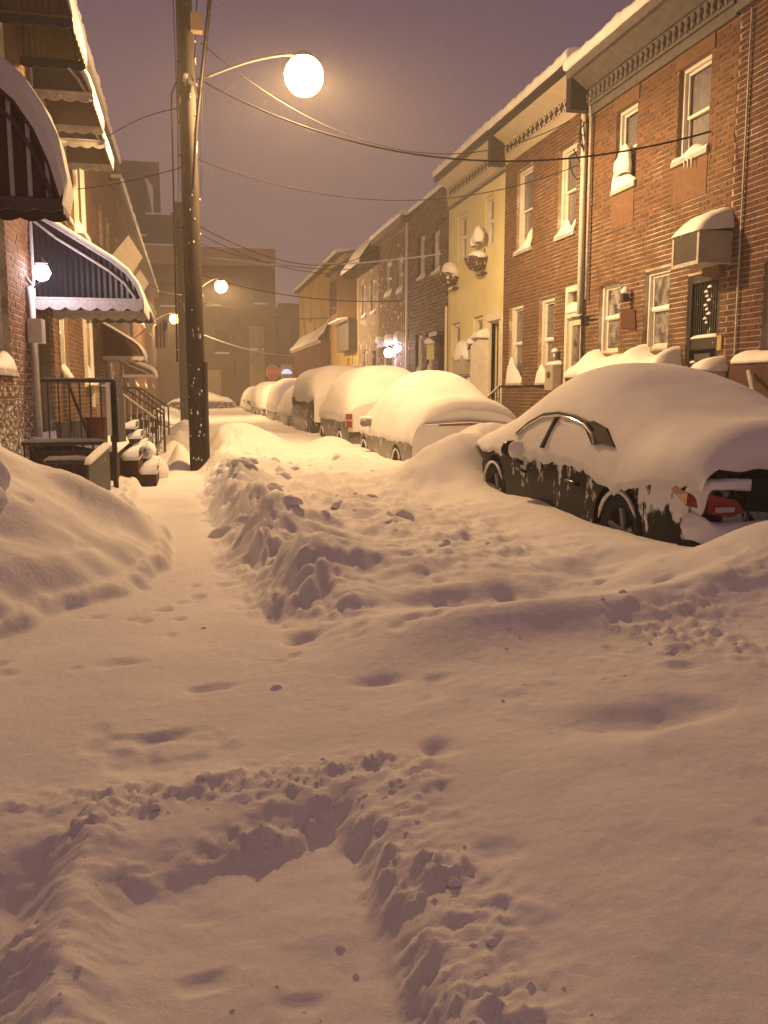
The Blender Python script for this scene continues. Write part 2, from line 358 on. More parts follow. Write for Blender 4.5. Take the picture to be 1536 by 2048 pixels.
def ground_h(x, y):
    big = fbm(x*.55+3, y*.45+1, 3)
    z = .46+.16*big
    z = z-.14*ss(18, 30, y)*ss(4.0, 2.2, x)
    # smooth wind ripples of the unshovelled snow
    z = z+.035*fbm(x*2.2+y*.9, y*2.0-x*.3, 3)
    # rubble of the shovelled bank along the path
    xr = np.interp(y, [-3, 2.5, 3.4, 4.2, 5, 6.2, 8, 10, 12.6, 15, 20, 60], [.5, .55, .52, .40, .32, .20, .16, .10, .14, .05, .0, -.1])
    xl = np.interp(y, [-3, 2.6, 3.4, 4.6, 5.0, 5.6, 6.5, 7.5, 9, 10.2, 11, 14, 60], [-2.4, -1.8, -1.5, -1.15, -.85, -.45, -.22, -.28, -.42, -.70, -.72, -.8, -.9])
    jag = .26*fbm(y*1.3, y*0+x*.8, 3)+.06*fbm(y*4, x*2.0, 2)
    wx = x+.22*fbm(x*1.6+8, y*1.6, 2); wy = y+.30*fbm(x*1.3, y*1.2+31, 2)
    rub = ss(.0, .30, x-xr)*ss(3.0, 1.9, x)*ss(3.8, 5.6, y)*ss(17, 14, y)
    worn = 1-np.abs(fbm(wx*1.9, wy*1.5, 3))*4
    worn2 = fbm(wx*5+40, wy*4+11, 3)
    crest = np.exp(-((x-xr-.30)/.28)**2)
    z = z+rub*(-.02+.09*worn*(.5+.8*crest)+.10*worn2+.06*fbm(wx*11, wy*9, 3)+.07*crest*(1+2*fbm(y*1.1, x*.4, 2))-.05)
    for cx, cy, rx, ry, h in HB:
        d = ((wx-cx)/rx)**2+((wy-cy)/ry)**2
        z = z+h*np.exp(-d*1.1)
    # left mound against the houses
    e = xl-x+jag*1.5
    md = ss(4.3, 5.0, y+.25*fbm(x*1.4, y*.7+4, 2))*ss(9.3, 8.2, y)
    zm = .30+.26*ss(-.05, .32, e)+.20*ss(.2, .9, e)+.42*ss(.55, 1.7, e)+.22*ss(1.2, 2.3, e)+.05*fbm(x*1.7, y*1.4, 3)
    sc_ = fbm(x*.9+y*1.25+3, y*.45-x*.5, 2)
    zm = zm+.38*sc_*ss(-.05, .3, e)*ss(1.5, .4, e)+.02*fbm(x*5, y*5, 3)
    zl = .30+.05*fbm(x*1.5, y*1.5, 3)
    zleft = zl*(1-md)+zm*md
    far_l = ss(9.6, 10.4, y)
    zleft = zleft*(1-far_l)+(.34+.12*ss(0, .6, e))*far_l
    lw = ss(-.06, .12, e)*ss(3.9, 4.6, y)
    z = z*(1-lw)+zleft*lw
    # path floor
    floor = np.interp(y, [-3, 2.5, 3.5, 6, 9, 20, 60], [.32, .33, .32, .27, .22, .20, .25])+.03*fbm(x*1.1, y*.9, 3)+.008*fbm(x*6, y*6, 3)
    floor = floor-.035*ss(9.7, 10.0, y)*ss(10.4, 10.1, y)-.03*ss(12.6, 12.8, y)*ss(13.6, 13.2, y)
    onp = ss(.50, -.05, x-(xr+jag))*(1-ss(-.06, .08, e)*ss(3.9, 4.6, y))
    edge_w = ss(3.2, 5.4, y)
    soft = ss(.9, -.45, x-xr+.15)
    onp2 = onp*edge_w+soft*(1-edge_w)
    z = z*(1-onp2)+floor*onp2
    bk = np.exp(-((x-xr-jag-.26)/.24)**2)*ss(3.6, 5.0, y)*ss(15.5, 13.5, y)
    z = z+bk*(.22*np.abs(fbm(wx*3.6+5, wy*2.9, 3))+.16*np.abs(fbm(wx*9+2, wy*7.5, 3))-.05)
    for cx, cy, rx, ry, h in ((-.22, 15.7, .20, .55, .42), (-.35, 18.2, .3, .9, .35), (-.30, 22.5, .35, 1.6, .35), (-.2, 29, .4, 3, .4)):
        z = z+h*np.exp(-(((wx-cx)/rx)**2+((wy-cy)/ry)**2))
    # dug-out at the near end
    ny = 2.42+.08*fbm(x*5, x*0+2, 3)+.10*ss(.2, .45, x)-.06*ss(.1, -.2, x)
    j2 = .09*fbm(y*5, x*1.0, 3)
    t1 = ss(.06, -.07, x-(.44+j2))*ss(-.07, .09, x+.24+j2)*ss(.06, -.12-.10*ss(.25, -.1, x), y-ny)
    z = z*(1-t1)+(.272+.03*fbm(x*3, y*3, 3))*t1
    t2 = ss(.08, -.10, x+.37+j2*1.6)*ss(.12, -.12, y-ny+.02)
    z = z*(1-t2)+(.25+.06*fbm(x*5, y*5, 3))*t2
    z = z+.028*np.exp(-((x+.29+j2)/.07)**2)*ss(2.6, 2.35, y)
    # hollows
    hx = x+.16*fbm(x*3.1, y*3.3+5, 3); hy = y+.16*fbm(x*3.3+9, y*3.0, 3)
    for cx, cy, rx, ry, h in ((1.45, 2.56, .26, .12, .075), (.80, 2.68, .045, .07, .06), (1.40, 4.35, .40, .17, .075), (1.0, 6.3, .3, .4, .10), (2.2, 4.75, .3, .3, .05), (.72, 3.36, .09, .05, .05), (.50, 4.18, .10, .12, .09), (.42, 4.75, .05, .2, .08), (3.7, 5.0, .28, .3, .10), (2.9, 2.6, .3, .2, .05), (.22, 2.40, .12, .07, .04), (-.35, 4.1, .10, .06, .035), (-.12, 3.1, .2, .04, .02)):
        d = ((hx-cx)/rx)**2+((hy-cy)/ry)**2
        z = z-.75*h*np.exp(-d**1.3)*ss(.12, -.12, hy-cy-ry*.7)
    # crumbs on the worked edges
    band = np.exp(-((x-.57)/.12)**2)*ss(2.7, 2.5, y)+np.exp(-((y-2.62)/.12)**2)*ss(.8, .5, x)*ss(-.9, -.3, x)+np.exp(-((x+.30)/.09)**2)*ss(2.6, 2.4, y)
    band = band+(3.2*t1*(1-t1)+3.2*t2*(1-t2))*1.1+1.4*lw*(1-lw)*md+.9*onp2*(1-onp2)*edge_w
    band = band+ss(2.6, 2.9, y)*ss(3.75, 3.45, y-.06*x)*ss(.8, 1.2, x)*(.15+1.6*np.clip(fbm(x*1.5, y*1.7, 2)+.05, 0, 1))
    band = np.clip(band+.18*rub, 0, 1.2)*(.4+1.2*ss(-.2, .25, fbm(x*4+3, y*4, 2)))
    cr = np.abs(fbm(x*11, y*11, 4, .6))*2
    cr2 = np.abs(fbm(x*30+5, y*30, 2, .6))*2
    cr3 = fbm(x*19+2, y*19+7, 3, .6)
    z = z+band*(.046*cr+.018*cr2+.030*cr3+.002)
    # everything else: a soft grain and scattered dimples
    dim = np.clip(fbm(x*5.5+60, y*5.5+20, 2)-.26, 0, 1)
    z = z-.18*dim*ss(.3, .6, fbm(x*.8, y*.8, 2)+.5)
    z = z+.004*fbm(x*22, y*22, 3)
    # trough round the black car's flank
    car = ss(2.25, 2.95, x)*ss(4.3, 5.2, y)*ss(9.9, 8.8, y)
    z = z+car*.10
    return z

def build_ground():
    ys = [-3.0]
    while ys[-1] < 64:
        y = ys[-1]
        d = .06 if y < .9 else .0085*(max(y, 1.6)/1.6)**1.22
        ys.append(y+d)
    xs = [-4.6]
    while xs[-1] < 7.22:
        x = xs[-1]
        if x < -1.4: d = .035
        elif x < 2.4: d = .0125
        else: d = .0125+.012*min(2.0, x-2.4)
        xs.append(x+d)
    xs = np.array(xs); ys = np.array(ys); X, Y = np.meshgrid(xs, ys)
    Z = ground_h(X, Y)
    nx, ny = len(xs), len(ys)
    co = np.stack([X, Y, Z], -1).reshape(-1, 3).astype(np.float32)
    ii = (np.arange(ny-1)[:, None]*nx+np.arange(nx-1)[None, :]).ravel()
    q = np.stack([ii, ii+1, ii+1+nx, ii+nx], 1).astype(np.int32)
    me = bpy.data.meshes.new('snow_ground'); me.vertices.add(len(co)); me.vertices.foreach_set('co', co.ravel())
    me.loops.add(q.size); me.loops.foreach_set('vertex_index', q.ravel())
    me.polygons.add(len(q)); me.polygons.foreach_set('loop_start', np.arange(0, q.size, 4, dtype=np.int32))
    me.polygons.foreach_set('loop_total', np.full(len(q), 4, dtype=np.int32))
    me.update(calc_edges=True); me.polygons.foreach_set('use_smooth', np.ones(len(q), bool))
    me.materials.append(M['snow'])
    o = bpy.data.objects.new('snow_ground', me); COL.objects.link(o); o['kind'] = 'structure'
    return nx*ny
build_ground()
def gz(x, y): return float(ground_h(np.array([float(x)]), np.array([float(y)]))[0])

g = MB(); g.box(-95, 95, -60, 110, -.5, .22); o = g.build('ground', M['snow_soft']); o['kind'] = 'structure'

# ---------------------------------------------------------------- facade builders
def wall_face(P, s0, s1, z0, z1, ops, mb, reveal=.24):
    ss_ = sorted({s0, s1, *[o[0] for o in ops], *[o[1] for o in ops]}); zz = sorted({z0, z1, *[o[2] for o in ops], *[o[3] for o in ops]})
    for a, b in zip(ss_, ss_[1:]):
        for c, d in zip(zz, zz[1:]):
            ms, mz = (a+b)/2, (c+d)/2
            if any(o[0] < ms < o[1] and o[2] < mz < o[3] for o in ops): continue
            mb.quad(P(a, c, 0), P(b, c, 0), P(b, d, 0), P(a, d, 0))
    for a, b, c, d in [o[:4] for o in ops]:
        mb.quad(P(a, c, 0), P(a, d, 0), P(a, d, -reveal), P(a, c, -reveal)); mb.quad(P(b, c, 0), P(b, d, 0), P(b, d, -reveal), P(b, c, -reveal))
        mb.quad(P(a, c, 0), P(b, c, 0), P(b, c, -reveal), P(a, c, -reveal)); mb.quad(P(a, d, 0), P(b, d, 0), P(b, d, -reveal), P(a, d, -reveal))
        mb.quad(P(a, c, -reveal), P(b, c, -reveal), P(b, d, -reveal), P(a, d, -reveal))

def body(P, s0, s1, z1, mb, depth=9, z0=0):
    mb.quad(P(s0, z0, 0), P(s0, z0, -depth), P(s0, z1, -depth), P(s0, z1, 0)); mb.quad(P(s1, z0, 0), P(s1, z0, -depth), P(s1, z1, -depth), P(s1, z1, 0))
    mb.quad(P(s0, z0, -depth), P(s1, z0, -depth), P(s1, z1, -depth), P(s0, z1, -depth)); mb.quad(P(s0, z1, 0), P(s1, z1, 0), P(s1, z1, -depth), P(s0, z1, -depth))

brick_mesh_cache = {}
def bricks(P, s0, s1, z0, z1, ops, m, parent, single=0, zmin=0, name='brick', pitch=.215, course=.0755, hb=.0615, proud=.006, offphase=0, smin=-99, smax=99):
    stuff = MB(); full = []; rs = random.Random(int(s0*100)); row = 0; z = z0
    while z+course <= z1+.01:
        cuts = [(o[0], o[1]) for o in ops if min(z+hb, o[3])-max(z, o[2]) > .018]
        s = s0-(pitch/2 if row % 2 else 0)+offphase
        while s < s1:
            a, b = max(s, s0), min(s+pitch-.011, s1); segs = [(a, b)]
            for c0, c1 in cuts:
                ns = []
                for p, q in segs:
                    if q <= c0 or p >= c1: ns.append((p, q)); continue
                    if p < c0: ns.append((p, c0))
                    if q > c1: ns.append((c1, q))
                segs = ns
            for p, q in segs:
                if q-p < .03: continue
                pd = proud+rs.uniform(-.003, .003)
                if q-p > pitch-.0115: full.append((p, z, pd))
                else:
                    n = len(stuff.v)
                    stuff.v += [P(p, z, 0), P(q, z, 0), P(q, z+hb, 0), P(p, z+hb, 0), P(p, z, pd), P(q, z, pd), P(q, z+hb, pd), P(p, z+hb, pd)]
                    stuff.f += [(n+4, n+5, n+6, n+7), (n, n+1, n+5, n+4), (n+1, n+2, n+6, n+5), (n+2, n+3, n+7, n+6), (n+3, n, n+4, n+7)]
            s += pitch
        z += course; row += 1
    cand = sorted([f for f in full if f[1] > zmin and smin < f[0] < smax], key=lambda f: f[0]**2+(f[1]-1.5)**2)[:single]
    cs = set(cand)
    for p, z, pd in full:
        if (p, z, pd) in cs: continue
        q = p+pitch-.011; n = len(stuff.v)
        stuff.v += [P(p, z, 0), P(q, z, 0), P(q, z+hb, 0), P(p, z+hb, 0), P(p, z, pd), P(q, z, pd), P(q, z+hb, pd), P(p, z+hb, pd)]
        stuff.f += [(n+4, n+5, n+6, n+7), (n, n+1, n+5, n+4), (n+1, n+2, n+6, n+5), (n+2, n+3, n+7, n+6), (n+3, n, n+4, n+7)]
    stuff.build('brick_courses', m, parent, kind='stuff')
    if cand:
        o0 = P(0, 0, 0); q = pitch-.011
        t = MB(); pts = [P(0, 0, 0), P(q, 0, 0), P(q, hb, 0), P(0, hb, 0), P(.002, .002, proud), P(q-.002, .002, proud), P(q-.002, hb-.002, proud), P(.002, hb-.002, proud)]
        pts = [(a-o0[0], b-o0[1], c-o0[2]) for a, b, c in pts]
        me = bpy.data.meshes.new('brick'); me.from_pydata(pts, [], [(4, 5, 6, 7), (0, 1, 5, 4), (1, 2, 6, 5), (2, 3, 7, 6), (3, 0, 4, 7)]); me.update(); me.materials.append(m)
        off = parent_loc(parent)
        for p, z, pd in cand:
            o = bpy.data.objects.new('brick', me); COL.objects.link(o); o.parent = parent
            w_ = P(p, z, pd-proud); o.location = (w_[0]-off[0], w_[1]-off[1], w_[2]-off[2])

def window(P, house, s0, s1, z0, z1, frame='white', glass='glass', curtain='curtain', pile=.0, pside=0, rail_snow=True, seed=0, mid=.5, sill=True, cas=.055, sidecasing=True, cfrac=(.0, 1.0), recess=.10):
    """sash window standing in its opening; pile = height of the snow on the sill; pside -1/1 heaps it at the near/far jamb"""
    f = MB(); c = cas; r = recess
    f.fbox(P, s0, s0+c, z0, z1, -r-.06, -r+.03); f.fbox(P, s1-c, s1, z0, z1, -r-.06, -r+.03)
    f.fbox(P, s0+c, s1-c, z1-c, z1, -r-.06, -r+.028); f.fbox(P, s0+c, s1-c, z0, z0+c*.8, -r-.06, -r+.028)
    F = f.build('window', M[frame], house)
    zm = z0+(z1-z0)*mid
    for nm, a, b, dd in (('upper_sash', zm-.02, z1-c, -r-.02), ('lower_sash', z0+c*.8, zm+.025, -r-.045)):
        m = MB(); q = .042
        m.fbox(P, s0+c, s0+c+q, a, b, dd-.03, dd); m.fbox(P, s1-c-q, s1-c, a, b, dd-.03, dd)
        m.fbox(P, s0+c+q, s1-c-q, b-q, b, dd-.03, dd-.001); m.fbox(P, s0+c+q, s1-c-q, a, a+q, dd-.03, dd-.001)
        m.build(nm, M[frame], F)
        m = MB(); m.fbox(P, s0+c+q, s1-c-q, a+q, b-q, dd-.022, dd-.016); m.build('pane', M[glass], F)
    if curtain:
        # curtain seen through the glass: pane material is dark glossy, so the blind stands just before the room
        m = MB(); k = 10; ca, cb = s0+c+.045+(s1-s0)*cfrac[0], s0+c+.045+(s1-s0-2*c-.09)*cfrac[1]
        rows = []
        for i in range(k*2+1):
            t = i/(k*2); sx = ca+(cb-ca)*t; dd = -r-.075+.003*math.sin(t*40)
            rows.append([P(sx, zm+.03, dd), P(sx, z1-c-.045, dd)])
        m.grid(rows); rows = []
        for i in range(k*2+1):
            t = i/(k*2); sx = ca+(cb-ca)*t; dd = -r-.092+.003*math.sin(t*37)
            rows.append([P(sx, z0+c*.8+.045, dd), P(sx, zm-.02, dd)])
        m.grid(rows)
        if seed % 2 == 0:
            m = MB()
            for za, zb, db in ((zm+.05, z1-c-.045, .0), (z0+c*.8+.05, zm-.03, -.017)):
                nb = int((zb-za)/.05); rows = []
                for i in range(nb*2+1):
                    zz_ = za+(zb-za)*i/(nb*2); dd = -r-.075+db+(.012 if i % 2 else -.008); rows.append([P(ca, zz_, dd), P(cb, zz_, dd)])
                m.grid(rows)
        m.build('blind', M[curtain], F)
    if sill:
        m = MB(); m.fbox(P, s0-.05, s1+.05, z0-.07, z0-.002, -r-.02, .06); m.build('sill', M['white_dirty'], F)
    sn = MB(); got = False
    od = Vector(P(0, 0, 1))-Vector(P(0, 0, 0))
    if pile > 0:
        def hf(t):
            if pside == 0: return pile*(.75+.35*math.sin(t*9+seed))
            u = t if pside > 0 else 1-t
            return .05+pile*max(0, u-.05)**1.5
        n = 14; rows = []
        for i in range(n+1):
            t = i/n; sx = s0-.03+(s1-s0+.06)*t; h = hf(t)*(1+.3*nf(seed+t*6, 2.2))
            row = [P(sx, z0, .05)]
            for k in range(6):
                a = k/5; row.append(P(sx, z0+.015+h*math.sin(a*math.pi/2)**.8, .055-(.055+r-.02)*a))
            rows.append(row)
        sn.grid(rows); sn.poly(rows[0]); sn.poly(rows[-1]); got = True
    if rail_snow:
        n = 8; rows = []
        for i in range(n+1):
            t = i/n; sx = s0+c+(s1-s0-2*c)*t; h = .045+.05*abs(nf(seed*3+t*5, 7))
            rows.append([P(sx, zm-.02, -r-.045), P(sx, zm-.01, -r-.012), P(sx, zm+h*.6, -r-.006), P(sx, zm+h+.01, -r-.02)])
        sn.grid(rows); got = True
    if got: sn.build('snow_cap', M['snow_soft'], F, smooth=True)
    return F

def snow_edge(P, house, s0, s1, z, d0, d1, h, seed=0, name='roof_snow'):
    """thick uneven snow along a cornice or awning edge"""
    m = MB(); n = int((s1-s0)/.07); rows = []
    for i in range(n+1):
        s = s0+(s1-s0)*i/n; hh = h*(1+.5*nf(s*2.2+seed, .3)+.35*nf(s*9, seed)); o = .05+.06*nf(s*6, 4+seed)
        rows.append([P(s, z-.03+.02*nf(s*9, 8), d1-.02), P(s, z-.01, d1+o*.9), P(s, z+hh*.45, d1+o*1.1), P(s, z+hh*.85, d1+o*.4), P(s, z+hh, d1-.10), P(s, z+hh*1.05, d0-.6), P(s, z-.05, d0-.6)])
    m.grid(rows); m.poly(rows[0]); m.poly(rows[-1])
    return m.build(name, M['snow'], house, smooth=True)

# ---------------------------------------------------------------- right-hand row of houses
rowg = 'row houses on the right side of the street'
# --- near dark brick house (right edge of the picture)
h = thing('brick_house', 'dark red brick row house cut off by the right edge, darkest of the right row', 'house', (7.2, 6.9, 0), rowg)
ops = [(9.35, 10.33, 1.95, 3.17), (9.3, 10.1, 4.9, 6.2)]
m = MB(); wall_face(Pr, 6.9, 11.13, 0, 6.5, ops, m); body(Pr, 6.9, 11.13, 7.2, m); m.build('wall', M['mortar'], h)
bricks(Pr, 6.9, 11.12, 1.2, 6.5, ops, M['brick_dark'], h, single=300, zmin=1.3, smin=9.9)
window(Pr, h, *ops[0], pile=.42, pside=-1, seed=1, frame='white_dirty', curtain='curtain_dark')
window(Pr, h, *ops[1], pile=.1, seed=2, frame='white_dirty')
m = MB(); m.fbox(Pr, 6.9, 11.12, 6.45, 6.62, 0, .08); m.fbox(Pr, 6.9, 11.12, 6.62, 7.0, 0, .20); m.fbox(Pr, 6.9, 11.12, 7.0, 7.25, 0, .48); m.build('cornice', M['cornice_grey'], h)
snow_edge(Pr, h, 6.9, 11.12, 7.25, .1, .48, .16, 1)
m = MB(); m.tube([Pr(10.82, 1.3, .035), Pr(10.84, 6.4, .035)], .014, 6); m.build('conduit', M['white_dirty'], h)
m = MB(); m.fbox(Pr, 9.0, 10.6, 1.45, 1.9, .02, .25); m.build('ledge', M['brick_dark'], h)
m = MB(); ridge(m, Pr(9.0, 1.9, .02), Pr(10.6, 1.9, .02), .26, .16, (-1, 0, 0), seed=5); m.build('ledge_snow', M['snow_soft'], h, smooth=True)

# --- orange brick house
h1 = h = thing('brick_house', 'orange brick row house with air conditioner over a barred front door', 'house', (7.2, 11.13, 0), rowg)
ops = [(11.76, 12.62, 4.92, 6.22), (13.86, 14.6, 4.92, 6.2), (12.63, 13.42, 2.2, 3.42), (14.27, 15.05, 2.2, 3.4), (11.28, 12.12, .6, 3.2)]
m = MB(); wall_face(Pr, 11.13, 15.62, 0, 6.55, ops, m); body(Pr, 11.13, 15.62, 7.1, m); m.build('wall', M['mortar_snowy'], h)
bk = ops+[(11.68, 12.7, 6.22, 6.44), (13.8, 14.68, 6.2, 6.42), (11.75, 12.64, 4.30, 4.9), (13.88, 14.68, 4.30, 4.9)]
bricks(Pr, 11.135, 15.6, 1.2, 6.45, bk, M['brick_orange'], h, single=300, zmin=1.8, smin=11.1)
for a, b, c in ((11.68, 12.7, 6.22), (13.8, 14.68, 6.2)):
    m = MB(); m.fbox(Pr, a, b, c, c+.22, 0, .022); m.build('lintel', M['lintel'], h)
for a, b in ((11.75, 12.64), (13.88, 14.68)):
    m = MB(); m.fbox(Pr, a, b, 4.30, 4.84, 0, .014); m.build('apron', M['lintel'], h)
window(Pr, h, *ops[0], pile=.14, seed=3, mid=.47, rail_snow=False, cfrac=(.12, 1))
window(Pr, h, *ops[1], pile=.52, pside=1, seed=4, rail_snow=False, cfrac=(.10, 1))
window(Pr, h, *ops[2], pile=.0, seed=5, sill=False, glass='glass_frost', curtain='curtain_dark')
window(Pr, h, *ops[3], pile=.0, seed=6, sill=False, glass='glass_frost', curtain='curtain_dark')
m = MB(); blob(m, Pr(14.35, 5.25, -.02), .10, .22, .33, 3, .3); m.build('snow_cap', M['snow_soft'], h, smooth=True)
for s_ in (12.15, 12.25, 12.05):
    m = MB(); m.tube([Pr(s_, 4.86, .075), Pr(s_, 4.86-.10-.08*random.random(), .08)], [.016, .003], 6); m.build('icicle', M['snow_soft'], h)
# barred door
dr = MB(); dr.fbox(Pr, 11.28, 12.12, .6, 3.2, -.22, -.19); D = dr.build('front_door', M['door_dark'], h)
fr = MB(); fr.fbox(Pr, 11.28, 11.36, .6, 3.2, -.10, -.02); fr.fbox(Pr, 12.04, 12.12, .6, 3.2, -.10, -.02); fr.fbox(Pr, 11.36, 12.04, 3.08, 3.2, -.10, -.022)
fr.fbox(Pr, 11.36, 12.04, 2.13, 2.30, -.10, -.03); fr.fbox(Pr, 11.36, 12.04, 1.86, 1.93, -.10, -.03)
G = fr.build('security_gate', M['iron'], h)
for i in range(11):
    a = 11.40+i*.058; m = MB(); m.fbox(Pr, a, a+.016, 2.30, 3.08, -.07, -.05); m.build('gate_bar', M['gate_snowy'], G)
for i in range(11):
    a = 11.40+i*.058; m = MB(); m.fbox(Pr, a, a+.016, .7, 1.86, -.07, -.05); m.build('gate_bar', M['gate_snowy'], G)
m = MB()
for i in range(9): blob(m, Pr(11.66+.05*math.sin(i*2.1), 2.5+i*.062, -.045), .02, .035+.012*(i % 3), .03, i, .3, 8, 5)
for t in (11.42, 11.98): blob(m, Pr(t, 1.95, -.05), .03, .07, .03, 2, .2, 8, 5)
m.build('stuck_snow', M['snow_soft'], G, smooth=True)
m = MB(); ridge(m, Pr(11.36, 2.30, -.09), Pr(12.04, 2.30, -.09), .08, .05, (-1, 0, 0), seed=3); m.build('ledge_snow', M['snow_soft'], G, smooth=True)
m = MB(); m.fbox(Pr, 11.16, 11.26, 2.1, 2.3, 0, .03); m.build('brick_patch', M['stucco_tan'], h)
m = MB(); m.fbox(Pr, 11.5, 11.9, 1.97, 2.07, -.035, -.02); m.build('mail_slot', M['ac_grille'], G)
# snow shelf below the ground-floor windows and the step beside the door
m = MB(); m.fbox(Pr, 12.22, 15.5, 1.05, 1.78, .02, .42); m.build('window_bench', M['brick_dark'], h)
m = MB()
def hf(t):
    s = 12.2+3.35*t; return .30+.30*math.exp(-abs(s-13.32)/.22)+.30*math.exp(-abs(s-14.98)/.16)+.10*math.exp(-((s-12.3)/.15)**2)-.05*math.sin(s*3)
ridge(m, Pr(12.18, 1.78, .0), Pr(15.55, 1.78, .0), .47, hf, (-1, 0, 0), n=70, noise=.15, seed=9); m.build('bench_snow', M['snow_soft'], h, smooth=True)
m = MB(); m.fbox(Pr, 11.02, 11.34, .3, 1.82, .02, .38); m.build('door_pier', M['white_dirty'], h)
m = MB(); ridge(m, Pr(11.0, 1.82, .0), Pr(11.38, 1.82, .0), .40, .20, (-1, 0, 0), seed=2); m.build('pier_snow', M['snow_soft'], h, smooth=True)
# cornice
m = MB(); m.fbox(Pr, 11.13, 15.62, 6.42, 6.56, 0, .07); m.build('fascia', M['cornice_grey'], h)
m = MB(); m.fbox(Pr, 11.13, 15.62, 6.56, 6.84, 0, .12)
m.hexa([Pr(11.13, 6.84, 0), Pr(15.62, 6.84, 0), Pr(15.62, 6.84, .16), Pr(11.13, 6.84, .16), Pr(11.13, 7.02, 0), Pr(15.62, 7.02, 0), Pr(15.62, 7.02, .42), Pr(11.13, 7.02, .42)])
m.fbox(Pr, 11.12, 15.63, 7.02, 7.2, 0, .50); m.build('cornice', M['cornice_grey'], h)
for i in range(27):
    a = 11.2+i*.165; m = MB(); m.tube([Pr(a, 6.62, .125), Pr(a+.03, 6.68, .15), Pr(a, 6.74, .14), Pr(a+.05, 6.80, .13)], .022, 5); m.fbox(Pr, a+.05, a+.10, 6.6, 6.81, .12, .14)
    m.build('scroll_ornament', M['cornice_grey'], h)
snow_edge(Pr, h, 11.12, 15.64, 7.2, .1, .50, .19, 2)
m = MB(); m.fbox(Pr, 15.5, 15.7, 6.5, 7.15, .02, .46); m.build('end_bracket', M['dark_trim'], h)

# air conditioner over the door
a_ = thing('air_conditioner', 'through-wall air conditioner heaped with snow above the barred front door', 'air conditioner', Pr(11.277, 3.290, 0))
m = MB(); m.hexa([Pr(11.050, 3.250, 0), Pr(11.700, 3.250, 0), Pr(11.700, 3.250, .50), Pr(11.050, 3.250, .50), Pr(11.050, 3.670, 0), Pr(11.700, 3.670, 0), Pr(11.700, 3.670, .50), Pr(11.050, 3.670, .50)]); m.build('casing', M['ac_metal'], a_)
m = MB(); m.fbox(Pr, 11.091, 11.659, 3.290, 3.630, .50, .506); m.build('grille', M['ac_grille'], a_)
m = MB(); m.fbox(Pr, 11.034, 11.083, 3.230, 3.690, .495, .515); m.fbox(Pr, 11.668, 11.716, 3.230, 3.690, .495, .515); m.fbox(Pr, 11.083, 11.668, 3.640, 3.690, .495, .514); m.fbox(Pr, 11.083, 11.668, 3.230, 3.275, .495, .514); m.build('grille_frame', M['white_dirty'], a_)
m = MB()
for i in range(12): m.fbox(Pr, 11.099, 11.651, 3.300+i*.028, 3.310+i*.028, .506, .512)
m.build('louvres', M['ac_grille'], a_, kind='stuff')
m = MB(); rows = []
for i in range(17):
    t = i/16; s_ = 11.018+.73*t; e_ = math.sqrt(max(0, 1-(2*t-1)**4)); row = []
    for k in range(11):
        u = k/10; d = .55*(1-u)+0*u; row.append(Pr(s_, 3.660+(.05+.30*e_)*(math.sin(u*math.pi/2)**.7)*(1+.15*nf(t*4, u*3)), d+.0))
    rows.append(row)
m.grid(rows); m.poly(rows[0]); m.poly(rows[-1]); m.build('snow_cap', M['snow_soft'], a_, smooth=True)
m = MB(); m.fbox(Pr, 11.196, 11.603, 3.130, 3.250, 0, .10); m.build('support', M['lintel'], a_)
l_ = thing('wall_lamp', 'small unlit wall lamp capped with snow between the ground-floor windows of the orange brick house', 'lamp', Pr(13.85, 3.1, 0))
m = MB(); m.tube([Pr(13.86, 3.02, 0), Pr(13.84, 3.12, .12)], .02, 6); m.fbox(Pr, 13.79, 13.9, 3.0, 3.12, .08, .18); m.build('fixture', M['iron_clean'], l_)
m = MB(); blob(m, Pr(13.84, 3.16, .12), .07, .07, .09, 1, .2, 10, 6); m.build('snow_cap', M['snow_soft'], l_, smooth=True)
pq = MB(); pq.hexa([Pr(13.62, 2.52, .014), Pr(14.12, 2.60, .014), Pr(14.12, 2.60, .03), Pr(13.62, 2.52, .03), Pr(13.66, 2.86, .014), Pr(14.16, 2.92, .014), Pr(14.16, 2.92, .03), Pr(13.66, 2.86, .03)])
tag(pq.build('wall_plaque', M['brick_dark']), 'crooked dark red plaque on the orange brick wall between two windows', 'plaque')
# downpipes between the two brick houses
for i, (s_, r_, mt, z0_, lb) in enumerate(((15.72, .055, 'white', 2.95, 'thick snow-crusted white downpipe between the two brick houses'), (15.45, .03, 'white_dirty', 3.2, 'thin pale conduit just right of the thick white downpipe'))):
    m = MB(); m.tube([Pr(s_+.02, 6.7, .10), Pr(s_+.02, 6.3, .07), Pr(s_, z0_, .07)], r_, 8); tag(m.build('downpipe', M[mt], smooth=True), lb, 'pipe', 'pipes between the brick houses')
m = MB(); m.tube([Pr(15.60, 3.9, .06), Pr(15.60, 1.7, .06)], .03, 8); tag(m.build('downpipe', M['iron']), 'black pipe running down below the white downpipe between the brick houses', 'pipe', 'pipes between the brick houses')
m = MB(); m.fbox(Pr, 15.42, 15.80, 2.86, 2.90, .0, .2); m.tube([Pr(15.1, 2.88, .10), Pr(15.8, 2.9, .13)], .015, 6); tag(m.build('pipe_bracket', M['iron']), 'small black bracket at the foot of the white downpipe', 'bracket')
m = MB()
for k in range(4):
    pts = [Pr(15.5+.35*t+.05*k, 6.35-.45*math.sin(t*math.pi)*(.5+.3*k)-.2*k*t, .12+.1*math.sin(t*5+k)) for t in [i/10 for i in range(11)]]
    m.tube(pts, .012, 5)
tag(m.build('cable_loops', M['wire']), 'tangle of dark cable loops below the cornice joint of the two brick houses', 'cable')

